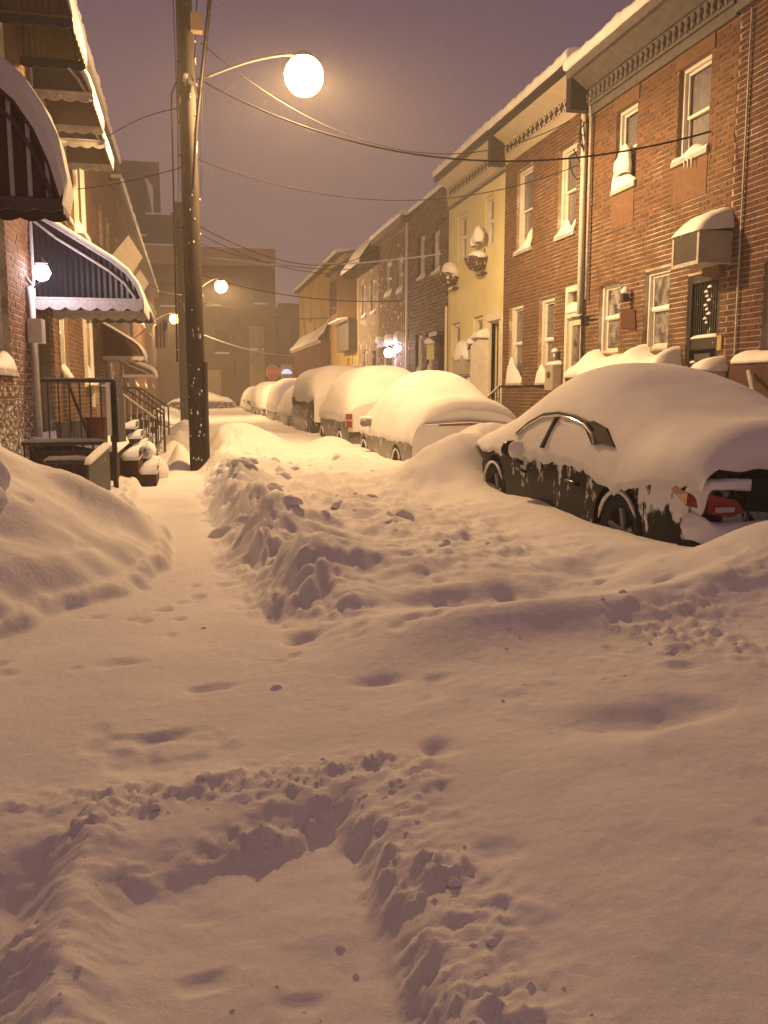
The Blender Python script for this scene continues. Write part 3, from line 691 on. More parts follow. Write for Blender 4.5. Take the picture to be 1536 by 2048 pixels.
# --- second brick house
h2 = h = thing('brick_house', 'brick row house under a white cornice pierced with dark crosses', 'house', (7.2, 15.63, 0), rowg)
ops = [(18.38, 19.33, 4.58, 6.3), (16.18, 17.02, 4.54, 6.2), (18.8, 19.68, 1.70, 3.45), (17.06, 17.87, 1.70, 3.44), (15.68, 16.5, .6, 3.52)]
m = MB(); wall_face(Pr, 15.63, 20.1, 0, 6.72, ops, m); body(Pr, 15.63, 20.1, 7.1, m); m.build('wall', M['mortar'], h)
bricks(Pr, 15.64, 20.09, .9, 6.72, ops, M['brick_orange'], h, single=300, zmin=1.9, smax=18.3)
window(Pr, h, *ops[0], pile=.55, pside=-1, seed=7, rail_snow=False, frame='white')
window(Pr, h, *ops[1], pile=.26, pside=0, seed=8, rail_snow=False, cas=.09)
window(Pr, h, *ops[2], pile=.65, pside=1, seed=9, cas=.09)
window(Pr, h, *ops[3], pile=.38, pside=1, seed=10, cas=.09)
m = MB(); m.fbox(Pr, 15.68, 15.78, .6, 3.52, -.12, .02); m.fbox(Pr, 16.40, 16.5, .6, 3.52, -.12, .02); m.fbox(Pr, 15.78, 16.40, 3.42, 3.52, -.12, .018); m.fbox(Pr, 15.78, 16.40, 2.92, 3.02, -.12, .03)
F = m.build('door_frame', M['white'], h)
m = MB(); m.fbox(Pr, 15.78, 16.40, 3.02, 3.42, -.10, -.08); m.build('transom_pane', M['glass'], F)
m = MB(); m.fbox(Pr, 15.78, 15.9, .6, 2.92, -.10, -.04); m.fbox(Pr, 16.28, 16.40, .6, 2.92, -.10, -.04); m.fbox(Pr, 15.9, 16.28, 2.78, 2.92, -.10, -.041); D = m.build('storm_door', M['door_white'], h)
m = MB(); m.fbox(Pr, 15.9, 16.28, .6, 2.78, -.09, -.07); m.build('pane', M['glass_frost'], D)
m = MB(); ridge(m, Pr(15.74, 3.02, -.10), Pr(16.46, 3.02, -.10), .16, .20, (-1, 0, 0), seed=4); m.build('snow_cap', M['snow_soft'], F, smooth=True)
# cornice: board, cross frieze, cove, gutter
m = MB(); m.fbox(Pr, 15.65, 20.1, 6.62, 6.80, 0, .05); m.fbox(Pr, 15.65, 20.1, 6.80, 7.06, 0, .065); m.fbox(Pr, 15.65, 20.1, 7.06, 7.09, 0, .09)
m.hexa([Pr(15.65, 7.09, 0), Pr(20.1, 7.09, 0), Pr(20.1, 7.09, .08), Pr(15.65, 7.09, .08), Pr(15.65, 7.26, 0), Pr(20.1, 7.26, 0), Pr(20.1, 7.26, .36), Pr(15.65, 7.26, .36)])
m.build('cornice', M['cornice_cream'], h)
def crosses(P, house, s0, s1, z, d, step=.25, r=.092):
    n = int((s1-s0)/step); off = parent_loc(house); me = None
    for i in range(n):
        c = s0+step*(i+.5)
        if me is None:
            m = MB(); w0 = P(0, 0, 0); t_ = lambda s, zz, dd: tuple(a-b for a, b in zip(P(s, zz, dd), w0))
            m.fbox(t_, -.032, .032, -r, r, -.002, .010); m.fbox(t_, -r, -.0322, -.032, .032, -.002, .009); m.fbox(t_, .0322, r, -.032, .032, -.002, .009)
            for a in (-1, 1):
                for b in (-1, 1): m.fbox(t_, .115*a-.009, .115*a+.009, .085*b-.016, .085*b+.016, -.002, .006)
            me = bpy.data.meshes.new('cross_cutout'); me.from_pydata(m.v, [], m.f); me.update(); me.materials.append(M['dark_trim'])
        o = bpy.data.objects.new('cross_cutout', me); COL.objects.link(o); o.parent = house
        w_ = P(c, z, d); o.location = (w_[0]-off[0], w_[1]-off[1], w_[2]-off[2])
crosses(Pr, h, 15.68, 20.05, 6.93, .067)
m = MB(); m.fbox(Pr, 15.65, 20.1, 7.25, 7.40, .02, .44); m.build('gutter', M['dark_trim'], h)
snow_edge(Pr, h, 15.66, 20.1, 7.41, .1, .44, .19, 3)
m = MB(); m.fbox(Pr, 20.0, 20.2, 6.62, 7.40, .02, .40); m.build('end_bracket', M['dark_trim'], h)
mt = thing('meter_box', 'grey electric meter box beside the white storm door of the second brick house', 'meter', Pr(16.75, 1.6, 0))
m = MB(); m.fbox(Pr, 16.6, 17.0, 1.55, 2.05, .02, .2); m.build('casing', M['grey_box'], mt)
m = MB(); m.lathe((6.995, 16.8, 1.85), [(.0, -.02), (.06, -.02), (.07, 0)], 14, 'x'); m.build('dial', M['iron_clean'], mt)
m = MB(); m.lathe(Pr(16.75, 2.2, .10), [(0, -.1), (.06, -.1), (.07, 0), (.05, .08), (0, .09)], 12); m.build('meter_head', M['galv'], mt)
m = MB(); ridge(m, Pr(16.58, 2.05, .02), Pr(17.02, 2.05, .02), .19, .08, (-1, 0, 0), seed=4); blob(m, Pr(16.75, 2.31, .1), .08, .08, .07, 1, .2, 8, 5); m.build('snow_cap', M['snow_soft'], mt, smooth=True)
# stoop with scrolled railing
st = thing('stoop_railing', 'scrolled iron stoop railing in front of the white storm door', 'railing', (6.6, 16.6, .5))
m = MB(); m.tube([(6.15, 18.75, 1.05), (6.15, 18.6, 1.22), (6.15, 17.3, 1.62), (7.1, 17.3, 1.64)], .022, 8); m.build('handrail', M['iron'], st)
for i in range(9):
    y = 18.55-i*.155; z = 1.22+(18.6-y)*.30; m = MB(); m.tube([(6.15, y, .45), (6.15, y, z)], .011, 6); m.build('baluster', M['iron_clean'], st)
for i in range(4):
    for sg in (1, -1):
        y = 18.3-i*.3; c_ = Vector((6.15, y, 1.0+.08*i)); pts = [c_+Vector((0, sg*(.02+.0125*k)*math.cos(k*.75), (.02+.0125*k)*math.sin(k*.75)+.10*sg)) for k in range(9)]
        m = MB(); m.tube(pts, .009, 5); m.build('scroll', M['iron_clean'], st)
m = MB()
for k in range(9): pass
m.tube([(6.15, 18.75, 1.05), (6.15, 18.85, 1.0), (6.15, 18.86, .9), (6.15, 18.8, .86), (6.15, 18.76, .9)], .018, 6); m.build('volute', M['iron_clean'], st)
m = MB(); ridge(m, (6.17, 18.6, 1.24), (6.17, 17.3, 1.64), .03, .03, (-1, 0, 0), seed=2, noise=.1); m.build('rail_snow', M['snow_soft'], st, smooth=True)
sb = MB()
for i in range(4): sb.box(5.9+.25*i, 7.2, 15.6, 17.3, .2, .35+.2*i)
tag(sb.build('door_steps', M['lintel']), 'front steps mostly buried below the white storm door', 'steps')
# far-right railing seen above the snowy car
rr = MB(); rr.tube([(6.0, 8.6, 1.35), (6.9, 10.1, 1.78)], .03, 8); rr.tube([(6.0, 8.6, .3), (6.0, 8.6, 1.35)], .02, 8); tag(rr.build('handrail', M['white_dirty'], smooth=True), 'pale handrail poking out at the right edge behind the black car', 'handrail')

# --- yellow stucco house
h3 = h = thing('stucco_house', 'yellow stucco row house with two hanging baskets below its upper windows', 'house', (7.2, 20.1, 0), rowg)
ops = [(23.05, 23.85, 5.0, 6.2), (20.88, 21.58, 5.0, 6.22), (23.5, 24.34, 2.0, 3.38), (21.6, 22.4, 2.0, 3.41), (20.25, 20.9, .6, 3.15)]
m = MB(); wall_face(Pr, 20.1, 24.7, 0, 6.7, ops, m); body(Pr, 20.1, 24.7, 7.1, m); m.build('wall', M['stucco_yellow'], h)
for i in range(4): window(Pr, h, *ops[i], seed=11+i, glass='glass', curtain='curtain_dark', cas=.09, rail_snow=(i < 2), pile=(.12 if i > 1 else 0), sill=i > 1)
m = MB(); m.fbox(Pr, 20.25, 20.9, .6, 3.15, -.2, -.17); D = m.build('front_door', M['door_dark'], h)
m = MB(); m.fbox(Pr, 20.13, 20.25, .6, 3.2, -.1, .05); m.fbox(Pr, 20.9, 21.05, .6, 3.2, -.1, .05); m.fbox(Pr, 20.13, 21.05, 3.2, 3.38, -.1, .10); F = m.build('door_surround', M['white'], h)
m = MB()
for i in range(4): m.fbox(Pr, 20.3+i*.15, 20.32+i*.15, .7, 3.1, -.12, -.10)
m.build('door_bars', M['gate_snowy'], F, kind='stuff')
m = MB(); m.hexa([Pr(21.05, .6, .02), Pr(21.55, .6, .02), Pr(21.55, .6, .35), Pr(21.05, .6, .35), Pr(21.05, 2.85, .02), Pr(21.55, 2.85, .02), Pr(21.55, 2.65, .32), Pr(21.05, 2.75, .32)]); m.build('door_pillar', M['white'], h)
m = MB(); ridge(m, Pr(20.95, 2.83, .0), Pr(21.65, 2.83, .0), .34, .20, (-1, 0, 0), seed=6); m.build('pillar_snow', M['snow_soft'], h, smooth=True)
m = MB(); m.fbox(Pr, 20.12, 24.7, 6.5, 6.58, 0, .03); m.build('grey_band', M['cornice_grey'], h)
m = MB(); m.fbox(Pr, 20.12, 24.7, 6.62, 6.80, 0, .05); m.fbox(Pr, 20.12, 24.7, 6.80, 7.06, 0, .065); m.fbox(Pr, 20.12, 24.7, 7.06, 7.09, 0, .09)
m.hexa([Pr(20.12, 7.09, 0), Pr(24.7, 7.09, 0), Pr(24.7, 7.09, .08), Pr(20.12, 7.09, .08), Pr(20.12, 7.26, 0), Pr(24.7, 7.26, 0), Pr(24.7, 7.26, .36), Pr(20.12, 7.26, .36)])
m.build('cornice', M['cornice_cream'], h); crosses(Pr, h, 20.25, 24.6, 6.93, .067)
m = MB(); m.fbox(Pr, 20.1, 24.7, 7.25, 7.42, .02, .44); m.build('gutter', M['dark_trim'], h)
snow_edge(Pr, h, 20.1, 24.75, 7.43, .1, .44, .17, 4)
for i, (s_, z_, lb) in enumerate(((23.9, 4.62, 'left coir hanging basket heaped with smooth snow on the yellow house'), (21.5, 4.72, 'right hanging basket with a snow-caked plant in it on the yellow house'))):
    b_ = thing('hanging_basket', lb, 'basket', Pr(s_, z_, .2), 'wall baskets of the yellow house')
    m = MB(); m.lathe(Pr(s_, z_, .22), [(.0, -.28), (.17, -.22), (.27, -.08), (.32, .06), (.30, .08), (0, .05)], 16); m.build('basket', M['wicker'], b_, smooth=True)
    m = MB(); blob(m, Pr(s_, z_+.08, .18), .24, .33, .30 if i == 0 else .15, i, .25)
    if i == 1:
        blob(m, Pr(s_-.1, z_+.5, .2), .13, .20, .30, 5, .5); blob(m, Pr(s_+.22, z_+.42, .22), .10, .12, .2, 8, .5)
    m.build('snow_heap', M['snow_soft'], b_, smooth=True)
    m = MB(); m.tube([Pr(s_, z_+.3, 0), Pr(s_, z_-.12, .1)], .015, 6); m.fbox(Pr, s_-.2, s_+.2, z_-.34, z_-.30, 0, .18); m.build('bracket', M['iron_clean'], b_)
ln = thing('wall_lantern', 'snow-capped carriage lantern beside the yellow house door', 'lantern', Pr(21.5, 2.4, .3))
m = MB(); m.lathe(Pr(21.75, 2.5, .22), [(0, -.16), (.07, -.16), (.10, .08), (0, .10)], 8); m.build('lantern_glass', M['clear_lens'], ln)
m = MB(); m.lathe(Pr(21.75, 2.5, .22), [(.14, .08), (.0, .26)], 8); m.tube([Pr(21.75, 2.3, 0), Pr(21.75, 2.25, .14), Pr(21.75, 2.33, .22)], .014, 6)
for k in range(6): a = k*math.pi/3; m.tube([(6.98+.075*math.cos(a), 21.75+.075*math.sin(a), 2.34), (6.98+.10*math.cos(a), 21.75+.10*math.sin(a), 2.58)], .008, 4)
m.build('lantern_frame', M['iron_clean'], ln)
m = MB(); blob(m, Pr(21.75, 2.74, .22), .15, .17, .14, 2, .2); m.build('snow_cap', M['snow_soft'], ln, smooth=True)
ac = thing('air_conditioner', 'window air conditioner buried in snow at the ground floor of the yellow house', 'air conditioner', Pr(22.2, 2.0, .2))
m = MB(); m.fbox(Pr, 21.9, 22.75, 1.95, 2.42, 0, .45); m.build('casing', M['ac_metal'], ac)
m = MB(); m.fbox(Pr, 22.752, 22.76, 2.0, 2.36, .04, .41); m.build('grille', M['ac_grille'], ac)
m = MB(); blob(m, Pr(22.25, 2.42, .24), .28, .52, .42, 4, .2, 18, 10); m.build('snow_heap', M['snow_soft'], ac, smooth=True)
pl = thing('hanging_basket', 'low dark planter basket with snow below the yellow house window', 'basket', Pr(22.1, 1.6, .2), 'wall baskets of the yellow house')
m = MB(); m.lathe(Pr(22.2, 1.62, .22), [(.0, -.28), (.20, -.2), (.30, .06), (0, .05)], 14); m.build('basket', M['wicker'], pl, smooth=True)
m = MB(); blob(m, Pr(22.2, 1.72, .2), .2, .3, .16, 3, .4); m.build('snow_heap', M['snow_soft'], pl, smooth=True)
m = MB(); m.tube([Pr(24.72, 3.9, .05), Pr(24.72, .8, .05)], .04, 6); tag(m.build('downpipe', M['white']), 'white downpipe at the far corner of the yellow house', 'pipe')

# --- stone-faced house
h4 = h = thing('stone_house', 'dark stone-faced row house with snow plastered over its wall', 'house', (7.2, 24.7, 0), rowg)
ops = [(27.2, 28.1, 5.05, 6.33), (25.5, 26.4, 5.0, 6.2), (27.5, 28.35, 1.9, 3.3), (26.2, 27.0, 1.9, 3.25), (24.85, 25.6, .6, 3.1)]
m = MB(); wall_face(Pr, 24.7, 29.3, 0, 7.3, ops, m); body(Pr, 24.7, 29.3, 7.3, m); m.build('wall', M['far_dark'], h)
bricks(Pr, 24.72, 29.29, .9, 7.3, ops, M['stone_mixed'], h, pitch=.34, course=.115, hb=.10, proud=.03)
for i in range(4): window(Pr, h, *ops[i], seed=21+i, curtain='curtain_dark', pile=.16 if i < 2 else .45, pside=0 if i < 2 else 1, rail_snow=True, cas=.08)
m = MB(); m.fbox(Pr, 24.85, 25.6, .6, 3.1, -.18, -.15); m.build('front_door', M['door_dark'], h)
m = MB(); m.fbox(Pr, 24.80, 25.7, 3.1, 3.22, 0, .3); m.build('door_hood', M['dark_trim'], h)
snow_edge(Pr, h, 24.75, 29.3, 7.3, .1, .08, .10, 5)
ln = thing('wall_lantern', 'snow-topped yellow lantern between the windows of the stone-faced house', 'lantern', Pr(25.9, 2.6, .2))
m = MB(); m.fbox(Pr, 25.8, 25.98, 2.45, 2.9, .1, .28); m.build('lantern_glass', M['stucco_yellow'], ln)
m = MB(); m.tube([Pr(25.9, 2.6, 0), Pr(25.9, 2.5, .18)], .015, 5); m.build('bracket', M['iron_clean'], ln)
m = MB(); blob(m, Pr(25.9, 2.95, .2), .17, .19, .16, 2, .3); m.build('snow_cap', M['snow_soft'], ln, smooth=True)

# --- brick house with porch lamps
h5 = h = thing('brick_house', 'dark brick row house with arched snow-capped windows beside glaring porch lamps', 'house', (7.2, 29.3, 0), rowg)
ops = [(32.0, 33.1, 5.0, 6.2), (30.2, 31.1, 4.95, 6.1), (32.9, 33.6, 1.9, 3.1), (31.2, 31.9, 1.9, 3.1), (29.5, 30.3, .6, 3.2)]
m = MB(); wall_face(Pr, 29.3, 34.3, 0, 7.0, ops, m); body(Pr, 29.3, 34.3, 7.0, m); m.build('wall', M['mortar'], h)
bricks(Pr, 29.31, 34.29, .9, 7.0, ops, M['brick_brown'], h)
for i in range(4): window(Pr, h, *ops[i], seed=31+i, curtain='curtain_dark', pile=.2, cas=.09)
m = MB(); m.fbox(Pr, 29.5, 30.3, .6, 3.2, -.18, -.15); m.build('front_door', M['door_white'], h)
for s_ in (31.55, 30.0, 33.2):
    m = MB(); rows = []
    for i in range(9):
        a = math.pi*i/8; rows.append([Pr(s_+.42*math.cos(a), 3.15+.38*math.sin(a), .0), Pr(s_+.42*math.cos(a), 3.15+.38*math.sin(a), .30), Pr(s_+.3*math.cos(a), 3.05+.28*math.sin(a), .34)])
    m.grid(rows); m.build('arched_hood', M['snow_soft'], h, smooth=True)
m = MB(); m.fbox(Pr, 29.3, 34.3, 7.0, 7.25, 0, .3); m.build('cornice', M['cornice_grey'], h)
snow_edge(Pr, h, 29.3, 34.3, 7.25, .1, .3, .16, 6)
m = MB(); m.tube([Pr(29.35, 7.0, .08), Pr(29.35, 1.0, .08)], .045, 6); tag(m.build('downpipe', M['white']), 'white downpipe between the stone-faced house and the porch lamps', 'pipe')
def porch_lamp(P, s_, z, d, r, power, lb, nm='porch_lamp'):
    t = thing(nm, lb, 'lamp', P(s_, z, d), 'lit porch lamps')
    m = MB(); m.lathe(P(s_, z, d), [(0, -r), (r*.7, -r*.7), (r, 0), (r*.7, r*.7), (0, r)], 12); m.build('globe', M['lamp_pink'], t, smooth=True)
    m = MB(); m.tube([P(s_, z-.05, 0), P(s_, z-r-.08, d*.5), P(s_, z-r, d)], .02, 6); m.lathe(P(s_, z+r, d), [(r*.8, 0), (.02, .06), (0, .12)], 10); m.build('bracket', M['iron_clean'], t)
    ld = bpy.data.lights.new('porch_bulb', 'POINT'); ld.energy = power; ld.color = (1.0, .80, .86); ld.shadow_soft_size = .08
    lo = bpy.data.objects.new('porch_bulb', ld); COL.objects.link(lo); q = P(s_, z, d+r+.04); lo.location = q
    lo.parent = t; lo.location = (q[0]-t.location.x, q[1]-t.location.y, q[2]-t.location.z)
porch_lamp(Pr, 30.9, 2.85, .35, .17, 45, 'left of the pair of glaring pinkish porch lamps on the far right row')
porch_lamp(Pr, 29.75, 2.95, .30, .12, 25, 'right, smaller lamp of the glaring pair on the far right row')

# --- grey house with a snow-covered mansard
h6 = h = thing('grey_house', 'grey row house with a broad snow-covered mansard eave', 'house', (7.2, 34.3, 0), rowg)
ops = [(36.9, 37.7, 4.6, 5.9), (35.0, 35.8, 4.6, 5.9), (36.5, 37.4, 1.8, 3.2), (34.8, 35.5, .6, 3.1)]
m = MB(); wall_face(Pr, 34.3, 38.6, 0, 6.4, ops, m); body(Pr, 34.3, 38.6, 7.4, m); m.build('wall', M['stucco_grey'], h)
for i in range(3): window(Pr, h, *ops[i], seed=41+i, curtain='curtain_dark', pile=.15, cas=.09)
m = MB(); m.fbox(Pr, 35.05, 35.3, 4.9, 5.2, -.09, -.085); m.build('lit_pane', M['window_lit'], h)
m = MB(); m.fbox(Pr, 34.8, 35.5, .6, 3.1, -.18, -.15); m.build('front_door', M['door_dark'], h)
m = MB(); m.hexa([Pr(34.3, 6.35, 0), Pr(38.9, 6.35, 0), Pr(38.9, 6.35, .7), Pr(34.3, 6.35, .7), Pr(34.3, 7.5, -.3), Pr(38.9, 7.5, -.3), Pr(38.9, 7.5, 0), Pr(34.3, 7.5, 0)]); m.build('mansard', M['dark_trim'], h)
m = MB(); rows = []
for i in range(30):
    s_ = 34.4+4.4*i/29; rows.append([Pr(s_, 6.42+.05*nf(s_*3, 1), .74), Pr(s_, 6.6, .72), Pr(s_, 7.1, .36), Pr(s_, 7.66+.06*nf(s_*2, 5), .0), Pr(s_, 7.6, -.6)])
m.grid(rows); m.build('roof_snow', M['snow'], h, smooth=True)

# --- house with a dark bay window
h7 = h = thing('bay_house', 'narrow tan row house with a dark upper bay window', 'house', (7.2, 38.6, 0), rowg)
ops = [(39.2, 40.2, 1.8, 3.1), (40.8, 41.6, .6, 3.0)]
m = MB(); wall_face(Pr, 38.6, 42.2, 0, 7.0, ops, m); body(Pr, 38.6, 42.2, 7.0, m); m.build('wall', M['stucco_tan'], h)
window(Pr, h, *ops[0], seed=51, curtain='curtain_dark', pile=.1)
m = MB(); m.fbox(Pr, 40.8, 41.6, .6, 3.0, -.18, -.15); m.build('front_door', M['door_dark'], h)
m = MB(); m.prism([Pr(38.9, 4.6, 0), Pr(39.3, 4.6, .8), Pr(41.5, 4.6, .8), Pr(41.9, 4.6, 0)], (0, 0, 2.1)); B = m.build('bay', M['far_brown'], h)
for a, b in ((39.4, 40.3), (40.5, 41.4)):
    m = MB(); m.fbox(Pr, a, b, 4.9, 6.4, .80, .82); m.build('pane', M['glass'], B)
m = MB(); m.fbox(Pr, 38.8, 42.0, 3.3, 4.6, 0, .4); m.build('bay_base', M['cornice_grey'], h)
m = MB(); ridge(m, Pr(38.9, 4.6, .4), Pr(41.9, 4.6, .4), .45, .12, (-1, 0, 0)); m.build('bay_sill_snow', M['snow_soft'], h, smooth=True)
m = MB(); m.prism([Pr(38.7, 6.7, 0), Pr(39.2, 6.7, 1.0), Pr(41.6, 6.7, 1.0), Pr(42.1, 6.7, 0)], (0, 0, .12)); m.poly([Pr(38.7, 6.82, 0), Pr(39.2, 6.82, 1.0), Pr(40.4, 7.5, 0)]); m.poly([Pr(41.6, 6.82, 1.0), Pr(42.1, 6.82, 0), Pr(40.4, 7.5, 0)]); m.poly([Pr(39.2, 6.82, 1.0), Pr(41.6, 6.82, 1.0), Pr(40.4, 7.5, 0)]); m.build('bay_roof', M['dark_trim'], h)

# --- big yellow end building
h8 = h = thing('end_building', 'tall mustard yellow end building with small windows and a low snow-roofed extension', 'building', (7.2, 42.2, 0), rowg)
ops = [(44.3, 44.9, 5.3, 6.6), (49.2, 49.8, 4.9, 6.2), (52.0, 52.8, 3.8, 5.2), (56.5, 57.3, 4.3, 6.0), (49.2, 49.8, 3.2, 4.2), (54, 54.6, 5.6, 6.4)]
m = MB(); wall_face(Pr, 42.2, 60, 0, 7.9, ops, m); body(Pr, 42.2, 60, 7.9, m, 12); m.build('wall', M['stucco_tan'], h)
for o_ in ops: m = MB(); m.fbox(Pr, *o_, -.15, -.12); m.build('window', M['glass'], h)
m = MB(); m.prism([Pr(42.2, 7.9, .35), Pr(60.3, 7.9, .35), Pr(60.3, 8.02, .35), Pr(46.3, 8.7, -3), Pr(42.2, 8.6, -3)], (.6, 0, 0)); m.build('roof', M['far_dark'], h)
snow_edge(Pr, h, 42.2, 60.2, 7.98, .1, .35, .16, 8)
m = MB(); m.fbox(Pr, 49, 50, 7.9, 9.2, -4, -3); m.build('chimney', M['far_dark'], h)
m = MB(); m.fbox(Pr, 46.5, 59.5, 0, 4.1, 0, .55); m.build('extension', M['brick_red'], h)
m = MB(); rows = []
for i in range(40):
    s_ = 46.3+13.5*i/39; rows.append([Pr(s_, 4.1, .7), Pr(s_, 4.25, .68), Pr(s_, 4.5, .4), Pr(s_, 5.0+.15*nf(s_, 2)+.3*math.exp(-((s_-46.5)/2)**2), .0)])
m.grid(rows); m.build('extension_snow', M['snow'], h, smooth=True)
m = MB(); m.fbox(Pr, 46.3, 59.7, 3.95, 4.1, .55, .65); m.build('extension_eave', M['white_dirty'], h)

# ---------------------------------------------------------------- left-hand row
lg = 'row houses on the left side of the street'
lh = thing('brick_house', 'red brick row house at the left edge with a grey storm window over snow-filled brickwork', 'house', (-2, 6.0, 0), lg)
ops = [(9.0, 10.95, 1.78, 3.9), (10.9, 12.0, 4.6, 5.9)]
m = MB(); wall_face(Pl, 6.0, 12.62, 0, 7.5, ops, m); body(Pl, 6.0, 12.62, 7.9, m); m.build('wall', M['mortar_snowy'], lh)
bricks(Pl, 6.0, 12.61, .4, 7.5, ops, M['brick_left'], lh, single=300, zmin=.6, smin=10.3)
window(Pl, lh, *ops[0], pile=.22, seed=61, rail_snow=False, curtain='curtain_dark', glass='glass', frame='awning_frame', mid=.45)
window(Pl, lh, *ops[1], seed=62)
l1 = thing('brick_house', 'orange brick row house behind the navy door awning', 'house', (-2, 12.62, 0), lg)
ops = [(12.95, 13.85, .9, 2.9), (15.0, 16.1, 1.75, 3.2), (13.6, 14.8, 4.5, 5.8), (15.9, 17.0, 4.5, 5.8)]
m = MB(); wall_face(Pl, 12.62, 17.2, 0, 7.5, ops, m); body(Pl, 12.62, 17.2, 7.9, m); m.build('wall', M['mortar'], l1)
bricks(Pl, 12.63, 17.19, .5, 7.5, ops, M['brick_orange'], l1)
for i in (1, 2, 3): window(Pl, l1, *ops[i], seed=63+i, cas=.09, pile=.2)
m = MB(); m.fbox(Pl, 12.95, 13.85, .9, 2.9, -.16, -.12); m.build('front_door', M['door_dark'], l1)
l2 = thing('brick_house', 'ochre brick row house with two tall snow-edged upper window casings', 'house', (-2, 17.2, 0), lg)
ops = [(17.75, 18.95, 4.5, 6.3), (18.3, 19.3, 1.7, 3.2), (20.0, 20.9, .9, 3.1)]
m = MB(); wall_face(Pl, 17.2, 21.8, 0, 7.5, ops, m); body(Pl, 17.2, 21.8, 7.9, m); m.build('wall', M['mortar'], l2)
bricks(Pl, 17.21, 21.79, .5, 7.5, ops, M['brick_orange'], l2)
for i in (0, 1): window(Pl, l2, *ops[i], seed=67+i, cas=.12, pile=.35, pside=1)
m = MB(); m.fbox(Pl, 17.68, 17.80, 4.4, 6.45, 0, .07); m.fbox(Pl, 18.9, 19.02, 4.1, 6.45, 0, .07); m.fbox(Pl, 18.18, 18.30, 1.6, 3.3, 0, .06); m.fbox(Pl, 19.3, 19.42, 1.2, 3.3, 0, .06); m.build('casing', M['white'], l2)
m = MB(); m.fbox(Pl, 20.0, 20.9, .9, 3.1, -.16, -.12); m.build('front_door', M['door_dark'], l2)
for a, b, z_ in ((17.6, 19.1, 4.42), (18.1, 19.5, 1.62)): m = MB(); ridge(m, Pl(a, z_, 0), Pl(b, z_, 0), .16, .2, (1, 0, 0), seed=a); m.build('sill_snow', M['snow_soft'], l2, smooth=True)
lbl = ['brown brick row house just beyond the ochre one on the left', 'dim brick row house with a maroon door awning on the left', 'hazy brick row house in the middle of the far left row', 'very hazy brick row house near the far left corner', 'last brick row house on the left at the cross street']
s_ = 21.8
for i, wd in enumerate((4.9, 5.6, 7.0, 8.0, 9.0)):
    hh = thing('brick_house', lbl[i], 'house', (-2, s_, 0), lg)
    top = 7.5 if i == 0 else 7.1
    ops = [(s_+.7, s_+1.5, .9, 3.0), (s_+2.4, s_+3.5, 1.7, 3.2), (s_+.7, s_+1.6, 4.4, 5.9), (s_+2.6, s_+3.6, 4.4, 5.9)]
    m = MB(); wall_face(Pl, s_, s_+wd, 0, top, ops, m); body(Pl, s_, s_+wd, top+.4, m); m.build('wall', M['mortar'], hh)
    bricks(Pl, s_+.01, s_+wd-.01, .5, top, ops, M['brick_red' if i % 2 else 'brick_orange'], hh)
    for k in (1, 2, 3): window(Pl, hh, *ops[k], seed=70+k+i, cas=.1, pile=.2, curtain='curtain_dark')
    m = MB(); m.fbox(Pl, *ops[0], -.16, -.12); m.build('front_door', M['door_dark'], hh)
    m = MB(); m.fbox(Pl, s_, s_+wd, top, top+.3, 0, .25); m.build('cornice', M['cornice_grey'], hh)
    snow_edge(Pl, hh, s_, s_+wd, top+.3, 0, .25, .14, 20+i)
    s_ += wd
for hh, a, b, k in ((lh, 6, 12.62, 0), (l1, 12.62, 17.2, 1), (l2, 17.2, 21.8, 2)):
    m = MB(); m.fbox(Pl, a, b, 7.45, 7.62, 0, .10); m.fbox(Pl, a, b, 7.62, 7.78, 0, .30); m.build('cornice', M['cornice_cream'], hh)
    m = MB(); m.fbox(Pl, a, b, 7.25, 7.45, 0, .14); m.build('fascia', M['white'], hh)
    snow_edge(Pl, hh, a, b, 7.78, 0, .30, .15, 30+k)

